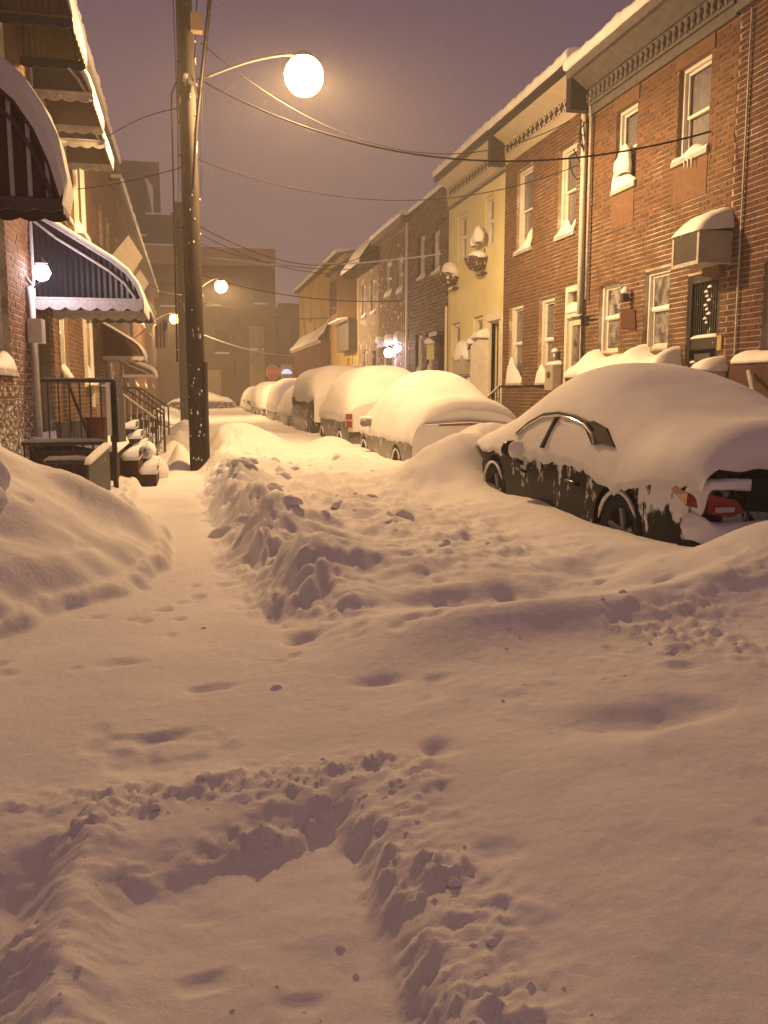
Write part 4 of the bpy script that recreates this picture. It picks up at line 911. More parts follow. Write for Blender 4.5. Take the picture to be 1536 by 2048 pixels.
# awnings ------------------------------------------------------
def awning(name, label, s0, s1, z0, z1, proj, curve, panel, frame, top, val, snow_h=.10, val_h=.13, slats=0, farpanel=None, group=None, back=0.0, flat=False, corr=True):
    """metal awning: panels at both ends, sheet on top, scalloped valances; curve = list of (d, z) from wall to front as fractions"""
    t = thing(name, label, 'awning', Pl(s0, z0, 0), group)
    prof = [(d*proj+back, z0+(z1-z0)*q) for d, q in curve]
    # side panels
    for s_, nm, mm in ((s0, 'side_panel', panel), (s1, 'side_panel', farpanel or panel)):  # farpanel, where given, carries the lamplight through the sheet in its colour
        m = MB()
        if slats and s_ == s0:
            for i in range(slats):
                d = back+proj*(i+.5)/slats*.97; zt = np.interp(d, [p[0] for p in prof], [p[1] for p in prof]); m2 = MB(); m2.fbox(Pl, s_-.01, s_+.02, z0+.02, zt-.02, d-.016, d+.016); m2.build('slat', M['awning_frame'], t)
            m.prism([Pl(s_+.03, z0+.02, back+.01)]+[Pl(s_+.03, z_-.02, d_) for d_, z_ in prof], (0, .012, 0))
        elif corr:
            n = max(14, int(proj/.035)); rows = []
            for i in range(n+1):
                d = back+proj*i/n; zt = float(np.interp(d, [p[0] for p in prof], [p[1] for p in prof])); o_ = .012*(1 if i % 2 else -1)
                rows.append([Pl(s_+o_, z0, d), Pl(s_+o_, zt-.01, d)])
            m.grid(rows)
        else: m.prism([Pl(s_, z0, back)]+[Pl(s_, z_, d_) for d_, z_ in prof], (0, .012, 0))
        m.build(nm, M[mm], t)
    # frame along the curve of each end
    m = MB(); m.tube([Pl(s0-.02, z_, d_) for d_, z_ in prof], .022, 6); m.tube([Pl(s0-.02, z_-.13*(1 if i else .6), d_*.985-.02*(i > 0)) for i, (d_, z_) in enumerate(prof[:-1])]+[Pl(s0-.02, z0, prof[-1][0]*.93)], .018, 6)
    m.tube([Pl(s0-.02, z0-.02, back+.02), Pl(s0-.02, prof[0][1], back+.02)], .022, 6); m.tube([Pl(s0-.02, z0, back), Pl(s0-.02, z0, back+proj)], .02, 6)
    m.build('end_frame', M[frame], t); m = MB(); m.tube([Pl(s1+.02, z_, d_) for d_, z_ in prof], .02, 6); m.build('end_frame', M[frame], t)
    # top sheet
    m = MB(); m.grid([[Pl(s0-.03, z_+.012, d_) for d_, z_ in prof], [Pl(s1+.03, z_+.012, d_) for d_, z_ in prof]]); m.grid([[Pl(s0-.03, z_, d_) for d_, z_ in prof], [Pl(s1+.03, z_, d_) for d_, z_ in prof]]); m.build('top_sheet', M[top], t)
    # valances
    def val_m(A, B, thick):
        L = (Vector(B)-Vector(A)).length; k = max(3, round(L/.2)); n = k*8; rows = []
        for i in range(n+1):
            q = i/n; p = Vector(A)+(Vector(B)-Vector(A))*q; dz = -val_h*(.72+.28*abs(math.sin(q*k*math.pi)))
            rows.append([p, p+Vector((0, 0, dz)), p+Vector(thick)+Vector((0, 0, dz)), p+Vector(thick)])
        mm_ = MB(); mm_.grid(rows); return mm_
    for s_ in (s0, s1): val_m(Pl(s_-.03 if s_ == s0 else s_, z0, back), Pl(s_-.03 if s_ == s0 else s_, z0, back+proj), (0, .012, 0)).build('valance', M[val], t)
    val_m(Pl(s0, z0, back+proj), Pl(s1, z0, back+proj), (.012, 0, 0)).build('valance', M[val], t)
    # snow on the sheet
    if snow_h > 0:
        m = MB(); n = 14; rows = []
        for i in range(n+1):
            q = i/n; s_ = s0-.06+(s1-s0+.12)*q; row = []
            for j, (d_, z_) in enumerate(prof):
                e_ = .55 if i in (0, n) else 1; f = snow_h*(1-.3*(j == len(prof)-1))*e_*(1+.3*nf(s_*3, d_*4)); row.append(Pl(s_, z_+f, d_+f*.35))
            row.append(Pl(s_, prof[-1][1]-.04+.02*nf(s_*8, 3), prof[-1][0]+.01)); row.insert(0, Pl(s_, prof[0][1], prof[0][0]))
            rows.append(row)
        m.grid(rows); m.poly([Pl(s0-.061, z_+.012, d_) for d_, z_ in prof]+[rows[0][k] for k in range(len(rows[0])-2, 0, -1)])
        m.build('snow_cover', M['snow_soft'], t, smooth=True)
    return t
LIN = [(0, 1), (.25, .82), (.5, .63), (.72, .46), (.86, .32), (.95, .16), (1, 0)]
ARC = [(0, 1), (.3, .97), (.5, .88), (.68, .73), (.82, .52), (.92, .28), (1, 0)]
awning('door_awning', 'navy corrugated door awning with a white frame above the left stoop', 12.68, 14.35, 2.75, 3.86, 1.40, LIN, 'navy', 'awning_frame', 'olive' if False else 'awning_lamplit', 'awning_frame', .07, .15, farpanel='awning_lamplit')
awning('window_awning', 'plum awning with pale slats nearest the left edge, under a thick slab of snow', 8.0, 8.42, 3.10, 4.12, 1.0, ARC, 'awning_maroon', 'awning_purple', 'awning_brown', 'awning_purple', .22, .10, slats=7)
ug = 'upper window awnings on the left row'
awning('window_awning', 'highest upper awning, brown with a dark scalloped valance, cut by the top edge', 11.25, 12.6, 5.74, 6.75, .80, ARC, 'awning_brown', 'awning_brown', 'awning_brown', 'awning_dark', .10, .13, farpanel='awning_lamplit', group=ug)
awning('window_awning', 'middle upper awning with a dark arched end panel in a pale frame', 13.35, 14.9, 5.56, 6.15, .80, ARC, 'awning_dark', 'white_dirty', 'awning_brown', 'white_dirty', .10, .12, farpanel='awning_brown', group=ug, corr=False)
awning('window_awning', 'farthest and lowest of the upper awnings with dark end panels', 15.6, 17.1, 5.52, 6.1, .76, ARC, 'awning_dark', 'white_dirty', 'awning_brown', 'white_dirty', .10, .12, farpanel='awning_brown', group=ug, corr=False)
awning('door_awning', 'small maroon door awning farther down the left sidewalk', 21.9, 23.4, 2.35, 3.1, .95, LIN, 'awning_maroon', 'awning_brown', 'awning_maroon', 'awning_frame', .06, .12, corr=False)
awning('door_awning', 'dull red-brown awning between the navy awning and the diamond sign', 19.2, 20.6, 3.1, 4.0, 1.25, LIN, 'awning_maroon', 'awning_brown', 'awning_maroon', 'awning_brown', .05, .10, corr=False)
awning('door_awning', 'far pale-edged awning low on the left behind the maroon one', 28.2, 30, 2.0, 2.5, .95, LIN, 'awning_brown', 'awning_frame', 'awning_brown', 'awning_frame', .10, .08, corr=False)

# left porch lamp, pipe and boxes
porch_lamp(Pl, 12.15, 3.02, .20, .11, 15, 'brilliant pinkish-white porch lamp beside the navy awning')
dp = thing('downpipe', 'white downpipe with a square junction box below the brilliant porch lamp', 'pipe', Pl(12.15, .8, .06))
m = MB(); m.tube([Pl(12.15, 2.85, .06), Pl(12.15, .8, .07)], .045, 8); m.build('pipe', M['white'], dp, smooth=True)
m = MB(); m.fbox(Pl, 12.0, 12.3, 2.14, 2.44, .02, .19); m.build('junction_box', M['white'], dp)

# diamond signs and flag
for i, (y, x, z, r, lb) in enumerate(((21.5, -1.30, 4.55, .42, 'larger snow-plastered diamond sign jutting from the left row'), (21.9, -1.08, 4.02, .26, 'small snow-plastered sign hanging below the larger diamond sign'), (24.5, -1.05, 3.55, .32, 'lowest snow-plastered diamond sign near the curve of the navy awning'))):
    t = thing('diamond_sign', lb, 'sign', (x, y, z-r), 'snow-plastered signs on the left row')
    m = MB(); m.prism([(x-r*.9, y, z), (x, y, z-r*1.15), (x+r*.75, y, z+.0), (x+r*.05, y, z+r*1.15)], (0, .03, 0)); m.build('sign_face', M['sign_snow'], t)
    m = MB(); m.tube([(x-r*.6, y+.04, z+r*.2), (-2, y+.04, z+r*.2)], .02, 6); m.build('bracket', M['iron_clean'], t)
fl = thing('flag', 'striped flag hanging on a slanted staff from the far left row', 'flag', (-2, 33, 3.5))
m = MB(); m.tube([(-2, 33, 3.3), (-.75, 33, 4.2)], .025, 6); m.build('staff', M['white_dirty'], fl)
for i in range(7):
    m = MB(); x0 = -1.20+i*.06; m.prism([(x0, 33.03, 3.78+i*.043), (x0+.06, 33.03, 3.82+i*.043), (x0+.05, 33.03, 3.05), (x0-.01, 33.03, 3.0)], (0, .02, 0)); m.build('stripe', M['flag_red' if i % 2 else 'flag_white'], fl)
m = MB(); m.prism([(-.92, 33.0, 3.80), (-.74, 33.0, 4.05), (-.74, 33.0, 3.75), (-.90, 33.0, 3.55)], (0, .02, 0)); m.build('canton', M['flag_blue'], fl)

# ---------------------------------------------------------------- left stoops, railings, gate
t = thing('stoop', 'near left stoop landing under the navy awning, floor drifted with snow', 'stoop', (-1.5, 12, 0))
m = MB(); m.box(-1.995, -.98, 11.75, 13.9, 0, .80); m.build('landing', M['brick_dark'], t)
for i in range(2):
    m = MB(); m.box(-.98+.24*i, -.98+.24*(i+1)-.004, 12.7, 13.9, 0, .62-.2*i); m.build('step', M['brick_dark'], t)
    m = MB(); ridge(m, (-.98+.24*(i+1)+.01, 12.66, .60-.2*i), (-.98+.24*(i+1)+.01, 13.93, .60-.2*i), .26, .13, (-1, 0, 0), seed=i); m.build('tread_snow', M['snow_soft'], t, smooth=True)
m = MB(); rows = []
for i in range(20):
    y = 11.68+2.3*i/19; rows.append([(-1.99, y, .80+.16+.06*nf(y*3, 1)), (-1.6, y, .80+.10+.05*nf(y*3, 2)), (-1.25, y, .80+.07+.04*nf(y*4, 3)), (-.96, y, .80+.05), (-.93, y, .76)])
m.grid(rows); m.poly(rows[0]); m.build('landing_snow', M['snow_soft'], t, smooth=True)
t = thing('porch_railing', 'near left porch railing with thin vertical bars below the navy awning', 'railing', (-1.5, 11.5, .9))
m = MB(); m.tube([(-1.80, 11.6, 1.66), (-.92, 11.6, 1.66)], .022, 6); m.build('handrail', M['iron_clean'], t)
for i in range(7): x = -1.72+i*.125; m = MB(); m.tube([(x, 11.6, .86), (x, 11.6, 1.65)], .010, 6); m.build('baluster', M['iron_clean'], t)
m = MB(); m.tube([(-1.48, 11.7, 1.6), (-1.30, 11.75, 1.05)], .02, 6); m.build('brace', M['iron_clean'], t)
m = MB(); ridge(m, (-1.8, 11.58, 1.675), (-.92, 11.58, 1.675), .03, .025, (0, 1, 0), noise=.1); m.build('rail_snow', M['snow_soft'], t, smooth=True)
t = thing('gate_post', 'tall black box-like newel post at the corner of the left porch', 'post', (-.9, 11.3, .1))
m = MB(); m.hexa([(-.98, 11.36, .92), (-.87, 11.2, .92), (-.80, 11.42, .92), (-.92, 11.55, .92), (-.98, 11.36, 1.66), (-.88, 11.2, 1.66), (-.82, 11.42, 1.66), (-.92, 11.55, 1.66)]); m.build('box', M['iron'], t)
m = MB(); m.tube([(-.93, 11.28, .05), (-.93, 11.28, .95)], .032, 8); m.build('post', M['iron_clean'], t)
m = MB(); m.box(-1.0, -.95, 11.22, 11.40, 1.0, 1.64); m.build('stuck_snow', M['snow_soft'], t)
t = thing('area_fence', 'low snow-topped iron fence in front of the left landing', 'fence', (-1.5, 10.9, .4))
for A_, B_, r_ in (((-1.95, 11.0, .92), (-1.0, 11.0, .92), .02), ((-1.6, 10.4, .75), (-1.12, 10.4, .75), .02), ((-1.95, 11.0, .74), (-1.0, 11.0, .74), .012)): m = MB(); m.tube([A_, B_], r_, 6); m.build('rail', M['iron_clean'], t)
for i in range(9): x = -1.92+i*.11; m = MB(); m.tube([(x, 11.0, .45), (x, 11.0, .91)], .012, 6); m.build('picket', M['iron_clean'], t)
for i in range(4): x = -1.55+i*.12; m = MB(); m.tube([(x, 10.4, .35), (x, 10.4, .74)], .012, 6); m.build('picket', M['iron_clean'], t)
m = MB(); ridge(m, (-1.95, 10.98, .935), (-1.0, 10.98, .935), .05, .05, (0, 1, 0), noise=.15); m.build('rail_snow', M['snow_soft'], t, smooth=True); m = MB(); ridge(m, (-1.62, 10.38, .765), (-1.12, 10.38, .765), .05, .06, (0, 1, 0), noise=.15); m.build('rail_snow', M['snow_soft'], t, smooth=True)
t = thing('area_gate', 'solid black gate panel with a snow-topped edge standing in the left bank', 'gate', (-1.1, 10.4, .2))
m = MB(); m.hexa([(-1.13, 10.0, .2), (-.99, 10.9, .2), (-.96, 10.9, .2), (-1.10, 10.0, .2), (-1.13, 10.0, .76), (-.99, 10.9, .90), (-.96, 10.9, .90), (-1.10, 10.0, .76)]); m.build('panel', M['iron'], t)
m = MB(); ridge(m, (-1.14, 9.97, .765), (-1.0, 10.93, .905), .07, .05, (1, 0, 0), noise=.15); m.build('snow_cap', M['snow_soft'], t, smooth=True)
# pots and bins on the landing
for i, (x, y, r, hh, mt, lb) in enumerate(((-1.22, 12.2, .15, .36, 'clay', 'dark red round bin on the left landing behind the railing'), (-1.62, 12.1, .10, .30, 'grey_bin', 'left grey bin on the left landing'), (-1.43, 12.1, .10, .32, 'grey_bin', 'right grey bin on the left landing, beside the dark red one'))):
    m = MB(); m.lathe((x, y, .84), [(0, 0), (r*.85, 0), (r, hh*.95), (r*1.06, hh*.95), (r*1.06, hh), (0, hh)], 16); o = m.build('bin', M[mt], smooth=False); tag(o, lb, 'bin', 'bins on the left landing')
# barrel at the left edge
t = thing('barrel', 'dark hooped barrel topped with lumpy snow at the left edge', 'barrel', (-1.42, 5.95, .3))
m = MB(); m.lathe((-1.42, 5.95, .35), [(.17, 0), (.205, .15), (.215, .25), (.205, .38), (.18, .50), (0, .50)], 22); m.build('staves', M['barrel'], t, smooth=True)
for z_ in (.46, .60, .74): m = MB(); m.lathe((-1.42, 5.95, z_), [(.207, 0), (.222, .0), (.222, .025), (.207, .025)], 22); m.build('hoop', M['galv'], t)
m = MB(); blob(m, (-1.43, 5.95, .86), .23, .23, .14, 3, .35, 18, 9); blob(m, (-1.36, 6.1, .95), .2, .2, .22, 6, .35, 18, 9); m.build('snow_cap', M['snow'], t, smooth=True)
# second stoop: stepped side profile with snow-laden treads
t = thing('stoop', 'second left stoop whose black step ends poke out of the snow', 'stoop', (-1.4, 13.4, 0))
for i in range(1, 6):
    y = 13.3+i*.0; zt = .28+i*.15; x1 = -.50-i*.07
    m = MB(); m.box(-1.9, x1, 13.95+i*.02, 14.9, zt-.15, zt-.045); m.build('step', M['iron_clean'], t)
    m = MB(); ridge(m, (x1+.02, 13.9, zt-.05), (x1+.02, 14.95, zt-.05), .22, .10, (-1, 0, 0), seed=i); m.build('tread_snow', M['snow_soft'], t, smooth=True)
m = MB(); blob(m, (-.60, 14.0, .30), .20, .25, .22, 3, .35); blob(m, (-.66, 14.2, .62), .12, .3, .14, 8, .3); m.build('side_snow', M['snow'], t, smooth=True)
# slanted handrails farther on
for i, (y, x0, x1, z0_, z1_, lb) in enumerate(((16.2, -1.35, -.62, 1.62, 1.05, 'near slanted white stair rail beyond the black newel post'), (17.6, -1.30, -.52, 1.64, 1.08, 'slanted iron stair rail just behind the white one on the left'), (20.5, -1.2, -.6, 1.6, 1.1, 'third slanted stair rail down the left sidewalk'), (24.5, -1.3, -.6, 1.6, 1.1, 'farthest slanted stair rail on the left sidewalk'))):
    t = thing('stair_rail', lb, 'railing', (x0, y, .4), 'slanted stair rails along the left sidewalk')
    m = MB(); m.tube([(x0-.4, y, z0_), (x0, y, z0_), (x1, y, z1_)], .022, 6); m.build('handrail', M['white_dirty' if i == 0 else 'iron'], t)
    m = MB(); m.tube([(x1, y, .2), (x1, y, z1_)], .022, 6); m.build('newel', M['iron_clean'], t)
    for k in range(7): q = k/7; x = x0+(x1-x0)*q; m = MB(); m.tube([(x, y, .3+.5*(1-q)), (x, y, z0_+(z1_-z0_)*q)], .010, 5); m.build('baluster', M['white_dirty' if i == 0 else 'iron_clean'], t)
for i, (y, lb) in enumerate(((16.8, 'snowed-over brick steps behind the near slanted rail'), (21.2, 'snowed-over brick steps under the maroon awning'), (25.4, 'hazy snowed-over steps farther down the left row'), (31, 'farthest snowed-over steps on the left row'))):
    t = thing('stoop', lb, 'steps', (-1.5, y, 0), 'far stoops on the left row')
    for k in range(4):
        m = MB(); m.box(-1.99, -.6-.2*k, y-.5, y+.6, .19*k, .19*(k+1)-.003); m.build('step', M['brick_dark'], t)
        m = MB(); ridge(m, (-.58-.2*k, y-.52, .19*(k+1)), (-.58-.2*k, y+.62, .19*(k+1)), .2, .10, (-1, 0, 0), seed=k+i); m.build('tread_snow', M['snow_soft'], t, smooth=True)
m = MB()
rs = random.Random(5)
for k in range(26):
    a = rs.uniform(0, 6.28); l = rs.uniform(.15, .42); m.tube([(-.72, 15.2, .35), (-.72+.3*l*math.cos(a), 15.2+.3*l*math.sin(a), .35+l*.6), (-.72+.6*l*math.cos(a), 15.2+.6*l*math.sin(a), .35+l)], .008, 4)
    m.v += []; blob(m, (-.72+.6*l*math.cos(a), 15.2+.6*l*math.sin(a), .36+l), .03, .03, .03, k, .2, 6, 4)
tag(m.build('shrub', M['sign_snow']), 'small snow-caked shrub on the left sidewalk beyond the stoop', 'shrub')

# ---------------------------------------------------------------- poles, lamps, wires
up = thing('utility_pole', 'thick wooden utility pole carrying the near street lamp', 'pole', (.10, 15.0, 0), 'utility poles')
m = MB(); m.tube([(.10, 15.0, 0), (.09, 15.0, 3), (.075, 15.0, 6), (.06, 15.0, 9.2)], [.150, .142, .132, .12], 20); m.build('pole_shaft', M['pole_wood'], up, smooth=True)
m = MB(); m.tube([(.235, 14.92, .35), (.235, 14.92, 2.0)], .045, 8); m.build('conduit', M['iron'], up)
m = MB(); m.tube([(.13, 14.84, 4.7), (.20, 14.83, 5.6), (.29, 14.82, 6.3), (.40, 14.81, 7.1), (.50, 14.8, 7.9), (.55, 14.8, 9.0)], .026, 6); m.build('riser_cable', M['wire'], up)
m = MB(); m.tube([(.25, 14.86, 4.6), (.30, 14.84, 6.0), (.42, 14.82, 7.0), (.62, 14.8, 8.6)], .008, 5); m.build('riser_cable', M['wire'], up)
m = MB(); m.tube([(-.08, 14.9, 6.3), (-.16, 14.85, 6.1), (-.18, 14.85, 4.2), (-.20, 14.85, 2)], .014, 5); m.build('riser_cable', M['wire'], up)
m = MB(); m.box(.16, .34, 14.8, 15.0, 7.05, 7.30); m.build('junction_box', M['far_tan'], up)
m = MB(); m.tube([(.20, 14.86, 6.28), (.24, 14.84, 6.05)], .03, 6); m.build('insulator', M['chrome'], up)
for z_ in (5.7, 5.2, 4.1, 6.6, 3.5): m = MB(); m.tube([(.1-.17, 14.9, z_), (.1-.12, 14.95, z_+.02)], .018, 5); m.build('pole_step', M['iron_clean'], up)
m = MB(); rs = random.Random(2)
for k in range(60):
    a = rs.uniform(-2.9, .2); z_ = rs.choice([rs.uniform(.4, 1.9), rs.uniform(.4, 7.5)]); r_ = .148-.004*z_; blob(m, (.10+r_*math.cos(a), 15.0+r_*math.sin(a), z_), .012, .012, rs.uniform(.015, .04), k, .3, 6, 4)
m.build('stuck_snow', M['snow_soft'], up, smooth=True, kind='stuff')

def lobe_light(name, loc, power, parent, size=.22):
    ld = bpy.data.lights.new(name, 'POINT'); ld.energy = power; ld.color = (1, 1, 1); ld.shadow_soft_size = size
    ld.use_nodes = True; t = ld.node_tree; em = t.nodes['Emission']; em.inputs[0].default_value = (*SODIUM, 1)
    # a street luminaire throws more light outwards than straight down
    tcn = N(t, 'ShaderNodeTexCoord'); sep = N(t, 'ShaderNodeSeparateXYZ'); t.links.new(tcn.outputs['Normal'], sep.inputs[0])
    cr = N(t, 'ShaderNodeFloatCurve'); c = cr.mapping.curves[0]
    mr = N(t, 'ShaderNodeMapRange'); mr.inputs[1].default_value = -1; mr.inputs[2].default_value = 1; mr.clamp = True
    t.links.new(sep.outputs['Z'], mr.inputs[0]); t.links.new(mr.outputs[0], cr.inputs[1])
    pts = [(0, .52), (.08, .60), (.18, .80), (.27, .98), (.36, 1.0), (.43, .75), (.48, .40), (.53, .30), (.62, .22), (.72, .05), (1, .03)]
    c.points[0].location = pts[0]; c.points[1].location = pts[-1]
    for p in pts[1:-1]: c.points.new(*p)
    cr.mapping.update()
    yy = N(t, 'ShaderNodeMath'); yy.operation = 'POWER'; ab = N(t, 'ShaderNodeMath'); ab.operation = 'ABSOLUTE'; t.links.new(sep.outputs['Y'], ab.inputs[0]); t.links.new(ab.outputs[0], yy.inputs[0]); yy.inputs[1].default_value = 2
    ma = N(t, 'ShaderNodeMath'); ma.operation = 'MULTIPLY_ADD'; ma.inputs[1].default_value = -.28; ma.inputs[2].default_value = .86; t.links.new(yy.outputs[0], ma.inputs[0])
    mu = N(t, 'ShaderNodeMath'); mu.operation = 'MULTIPLY'; t.links.new(cr.outputs[0], mu.inputs[0]); t.links.new(ma.outputs[0], mu.inputs[1]); t.links.new(mu.outputs[0], em.inputs[1])
    lo = bpy.data.objects.new(name, ld); COL.objects.link(lo); lo.parent = parent
    pl_ = parent_loc(parent); lo.location = (loc[0]-pl_[0], loc[1]-pl_[1], loc[2]-pl_[2]); return lo

def street_lamp(label, base, tip, r, power, matn, arc=.25, glow_r=None):
    t = thing('street_lamp', label, 'street lamp', base, 'lit street lamps')
    A = Vector(base); B = Vector(tip); pts = []
    for i in range(13):
        q = i/12; p = A.lerp(B, q); p.z += arc*math.sin(min(1, q*1.15)*math.pi*.62); pts.append(p)
    pts[-1] = B+Vector((0, 0, .12)); pts[-2] = pts[-3].lerp(pts[-1], .5)
    m = MB(); m.tube(pts, .021, 8); m.build('arm', M['galv'], t, smooth=True)
    m = MB(); m.lathe(tuple(B), [(0, r*.58), (r*.3, r*.54), (r*.5, r*.40), (r*.55, r*.22)], 20); m.build('lamp_head', M['galv'], t, smooth=True)
    m = MB(); m.lathe(tuple(B), [(r*math.sin(a), -r*.62+r*math.cos(a)) for a in [math.pi*k/12 for k in range(13)]], 20); m.build('refractor', M[matn], t, smooth=True)
    lobe_light('sodium_bulb', (B.x, B.y, B.z-r*.62), power, t)
    return t
street_lamp('nearest street lamp, glaring orange globe on a curved arm from the thick pole', (.30, 14.9, 6.36), (1.90, 14.8, 6.68), .31, 6800, 'lamp_orange', .17)
up2 = thing('utility_pole', 'thinner second utility pole half hidden left of the thick near pole', 'pole', (-.22, 36, 0), 'utility poles')
m = MB(); m.tube([(-.22, 36, 0), (-.24, 36, 8.65)], [.21, .17], 14); m.build('pole_shaft', M['pole_wood'], up2, smooth=True)
for k, z_ in enumerate((8.2, 7.6)): m = MB(); m.tube([(-.55, 35.8, z_), (.1, 35.8, z_)], .04, 6); m.build('crossarm', M['pole_wood'], up2)
street_lamp('second lit street lamp just right of the thick near pole, farther down the street', (-.05, 38.5, 5.2), (1.36, 38.5, 6.0), .26, 6200, 'lamp_orange_far', .3)
street_lamp('third, lowest and farthest lit street lamp left of the poles', (-2.0, 56, 5.7), (-.82, 56, 6.0), .30, 3600, 'lamp_orange_far', .2)
m = MB(); m.tube([(-2.05, 56, 0), (-2.02, 56, 6.2)], [.14, .1], 10); tag(m.build('lamp_pole', M['iron_clean'], smooth=True), 'far pole holding the lowest street lamp at the cross street', 'pole')

def wire(A, B, sag, r, label, mt='wire', wob=.0):
    m = MB(); A = Vector(A); B = Vector(B); n = 28; pts = []
    for i in range(n+1):
        t = i/n; p = A.lerp(B, t); p.z -= sag*4*t*(1-t); p.z += wob*nf(t*14, r*900); pts.append(p)
    m.tube(pts, r, 6); tag(m.build('overhead_wire', M[mt], smooth=True), label, 'wire', 'overhead wires')
wire((.25, 14.95, 6.38), (6.95, 11.3, 5.0), .75, .013, 'thickest black wire sagging from the pole under the lamp to the orange brick house')
wire((.30, 14.9, 6.9), (6.95, 16.0, 6.45), 1.05, .009, 'thin wire passing right beside the glaring lamp to the cornice joint')
wire((.22, 15.0, 5.18), (7.0, 15.7, 5.6), .62, .008, 'wire from mid pole to the downpipe between the brick houses')
wire((.22, 15.0, 4.15), (7.0, 29.4, 6.9), .9, .010, 'wire from the pole to the corner of the stone-faced house')
wire((-.2, 36, 6.8), (7.0, 24.75, 5.35), .35, .022, 'ice-coated pale wire ending at the corner of the yellow house', 'wire_snow', .10)
wire((-.2, 36, 6.2), (7.0, 29.4, 4.5), .4, .016, 'wire crossing the street at the porch lamps')
wire((-.2, 36, 7.4), (7.0, 34.3, 6.2), .45, .016, 'wire from the second pole to the mansard eave')
wire((-.2, 36, 5.2), (7.0, 42.5, 5.0), .4, .016, 'low wire in front of the mustard end building')
wire((-.2, 36, 4.0), (7.0, 55, 3.7), .4, .022, 'lowest far wire, partly iced, near the stop sign', 'wire_snow')
wire((-.2, 36, 7.9), (7.0, 42.5, 7.0), .5, .018, 'high far wire above the mustard end building')
wire((-1.75, 19.0, 6.25), (-.05, 15.2, 6.0), -.12, .010, 'arched wire from the left cornice to the pole')
wire((-1.8, 16.5, 4.95), (-.03, 15.0, 5.05), .04, .008, 'short straight wire from the left row to the pole')
wire((-2.0, 22, 4.9), (-.2, 36, 5.2), .3, .013, 'wire from the left row above the diamond sign')
wire((-.05, 2.0, 8.9), (-.16, 36, 8.4), 1.15, .010, 'wire running overhead along the street left of the thick pole')
wire((-.02, 15.0, 8.2), (-.30, 36, 8.0), .6, .014, 'cable between the two poles, left of the thick one')
wire((.35, 14.85, 8.8), (-.1, 36, 7.8), .9, .011, 'cable between the two poles hidden mostly by the thick one')
wire((-2.0, 12.65, 4.35), (-1.3, 21.5, 4.2), .3, .008, 'thin wire drooping across the left facades')

# ---------------------------------------------------------------- far end
fb = thing('corner_building', 'big dim building closing the street, with a tan parapet and a stepped dark top', 'building', (0, 67, 0))
m = MB(); m.box(-3.2, 6.3, 67, 80, 0, 10.5); m.build('wall', M['far_brown'], fb)
m = MB(); m.box(-3.25, 6.35, 66.9, 80, 10.5, 11.75); m.build('parapet', M['far_tan'], fb)
for x, z_ in ((-2, 7.5), (1.2, 7.6), (4.6, 7.8), (-1.0, 4.4), (1.8, 4.2), (4.3, 4.5)):
    m = MB(); m.box(x, x+1.1, 66.88, 66.99, z_, z_+1.7); W = m.build('window', M['far_dark'], fb)
    m = MB(); m.box(x+.08, x+1.02, 66.86, 66.879, z_+.08, z_+1.62); m.build('pane', M['glass'], W)
    m = MB(); ridge(m, (x, 66.85, z_-.02), (x+1.1, 66.85, z_-.02), .12, .12, (0, -1, 0)); m.build('sill_snow', M['snow_soft'], W)
m = MB(); m.box(4.3, 5.4, 66.85, 66.99, 0, 6.2); m.build('drain_chase', M['far_tan'], fb)
m = MB(); m.box(.8, 2.2, 66.8, 66.99, .6, 3.0); m.build('bay', M['far_tan'], fb)
m = MB(); m.box(-3.25, 6.4, 66.88, 80, 11.75, 11.85); m.build('roof_snow', M['snow_soft'], fb)
fd = thing('factory_building', 'dark tall block at upper left with an open concrete roof frame', 'building', (-5, 72, 0))
m = MB(); m.box(-16, .2, 71, 84, 0, 14.6); m.build('block', M['far_dark'], fd)
m = MB(); m.box(-16, -2.9, 72, 84, 14.6, 17.4); m.build('tower', M['far_dark'], fd)
m = MB(); m.box(-16, -1.85, 71.5, 72.6, 17.55, 18.5); m.box(-2.35, -1.85, 71.5, 72.6, 14.6, 17.55); m.prism([(-2.35, 71.5, 17.55), (-2.85, 71.5, 17.55), (-2.35, 71.5, 16.9)], (0, 1.1, 0)); m.build('roof_frame', M['far_dark'], fd)
m = MB(); m.box(-2.9, .2, 70.9, 71.6, 14.6, 14.72); m.box(-4.5, -2.9, 70.9, 71.0, 13.0, 13.15); m.build('roof_snow', M['snow_soft'], fd)
fr_ = thing('corner_house', 'low dim house across the cross street with a blue-lit fanlight', 'house', (7.5, 66, 0))
m = MB(); m.box(6.36, 13, 66, 76, 0, 7.6); m.build('wall', M['far_brown'], fr_)
m = MB(); m.box(6.36, 13, 65.95, 66.0, 7.6, 7.8); m.build('cornice', M['far_dark'], fr_)
m = MB(); m.box(6.5, 7.5, 65.9, 65.99, .4, 3.4); D = m.build('front_door', M['white_dirty'], fr_)
pts = [(6.93+.40*math.cos(a), 65.87, 2.72+.36*math.sin(a)) for a in [math.pi*i/12 for i in range(13)]]
for i in range(4):
    c_ = (6.93, 65.87, 2.72); seg = [c_]+[(6.93+.40*math.cos(a), 65.87, 2.72+.36*math.sin(a)) for a in [math.pi*(i/4)+.04+(math.pi/4-.08)*k/4 for k in range(5)]]
    m = MB(); m.prism(seg, (0, .02, 0)); m.build('fanlight_pane', M['fan_lit'], D)
for x in (8.6, 7.2): m = MB(); m.box(x, x+.9, 65.9, 65.99, 4.5, 6.0); m.build('window', M['far_dark'], fr_)
m = MB(); m.box(8.2, 9.3, 65.9, 65.99, 1.5, 3.0); m.build('window', M['far_dark'], fr_)
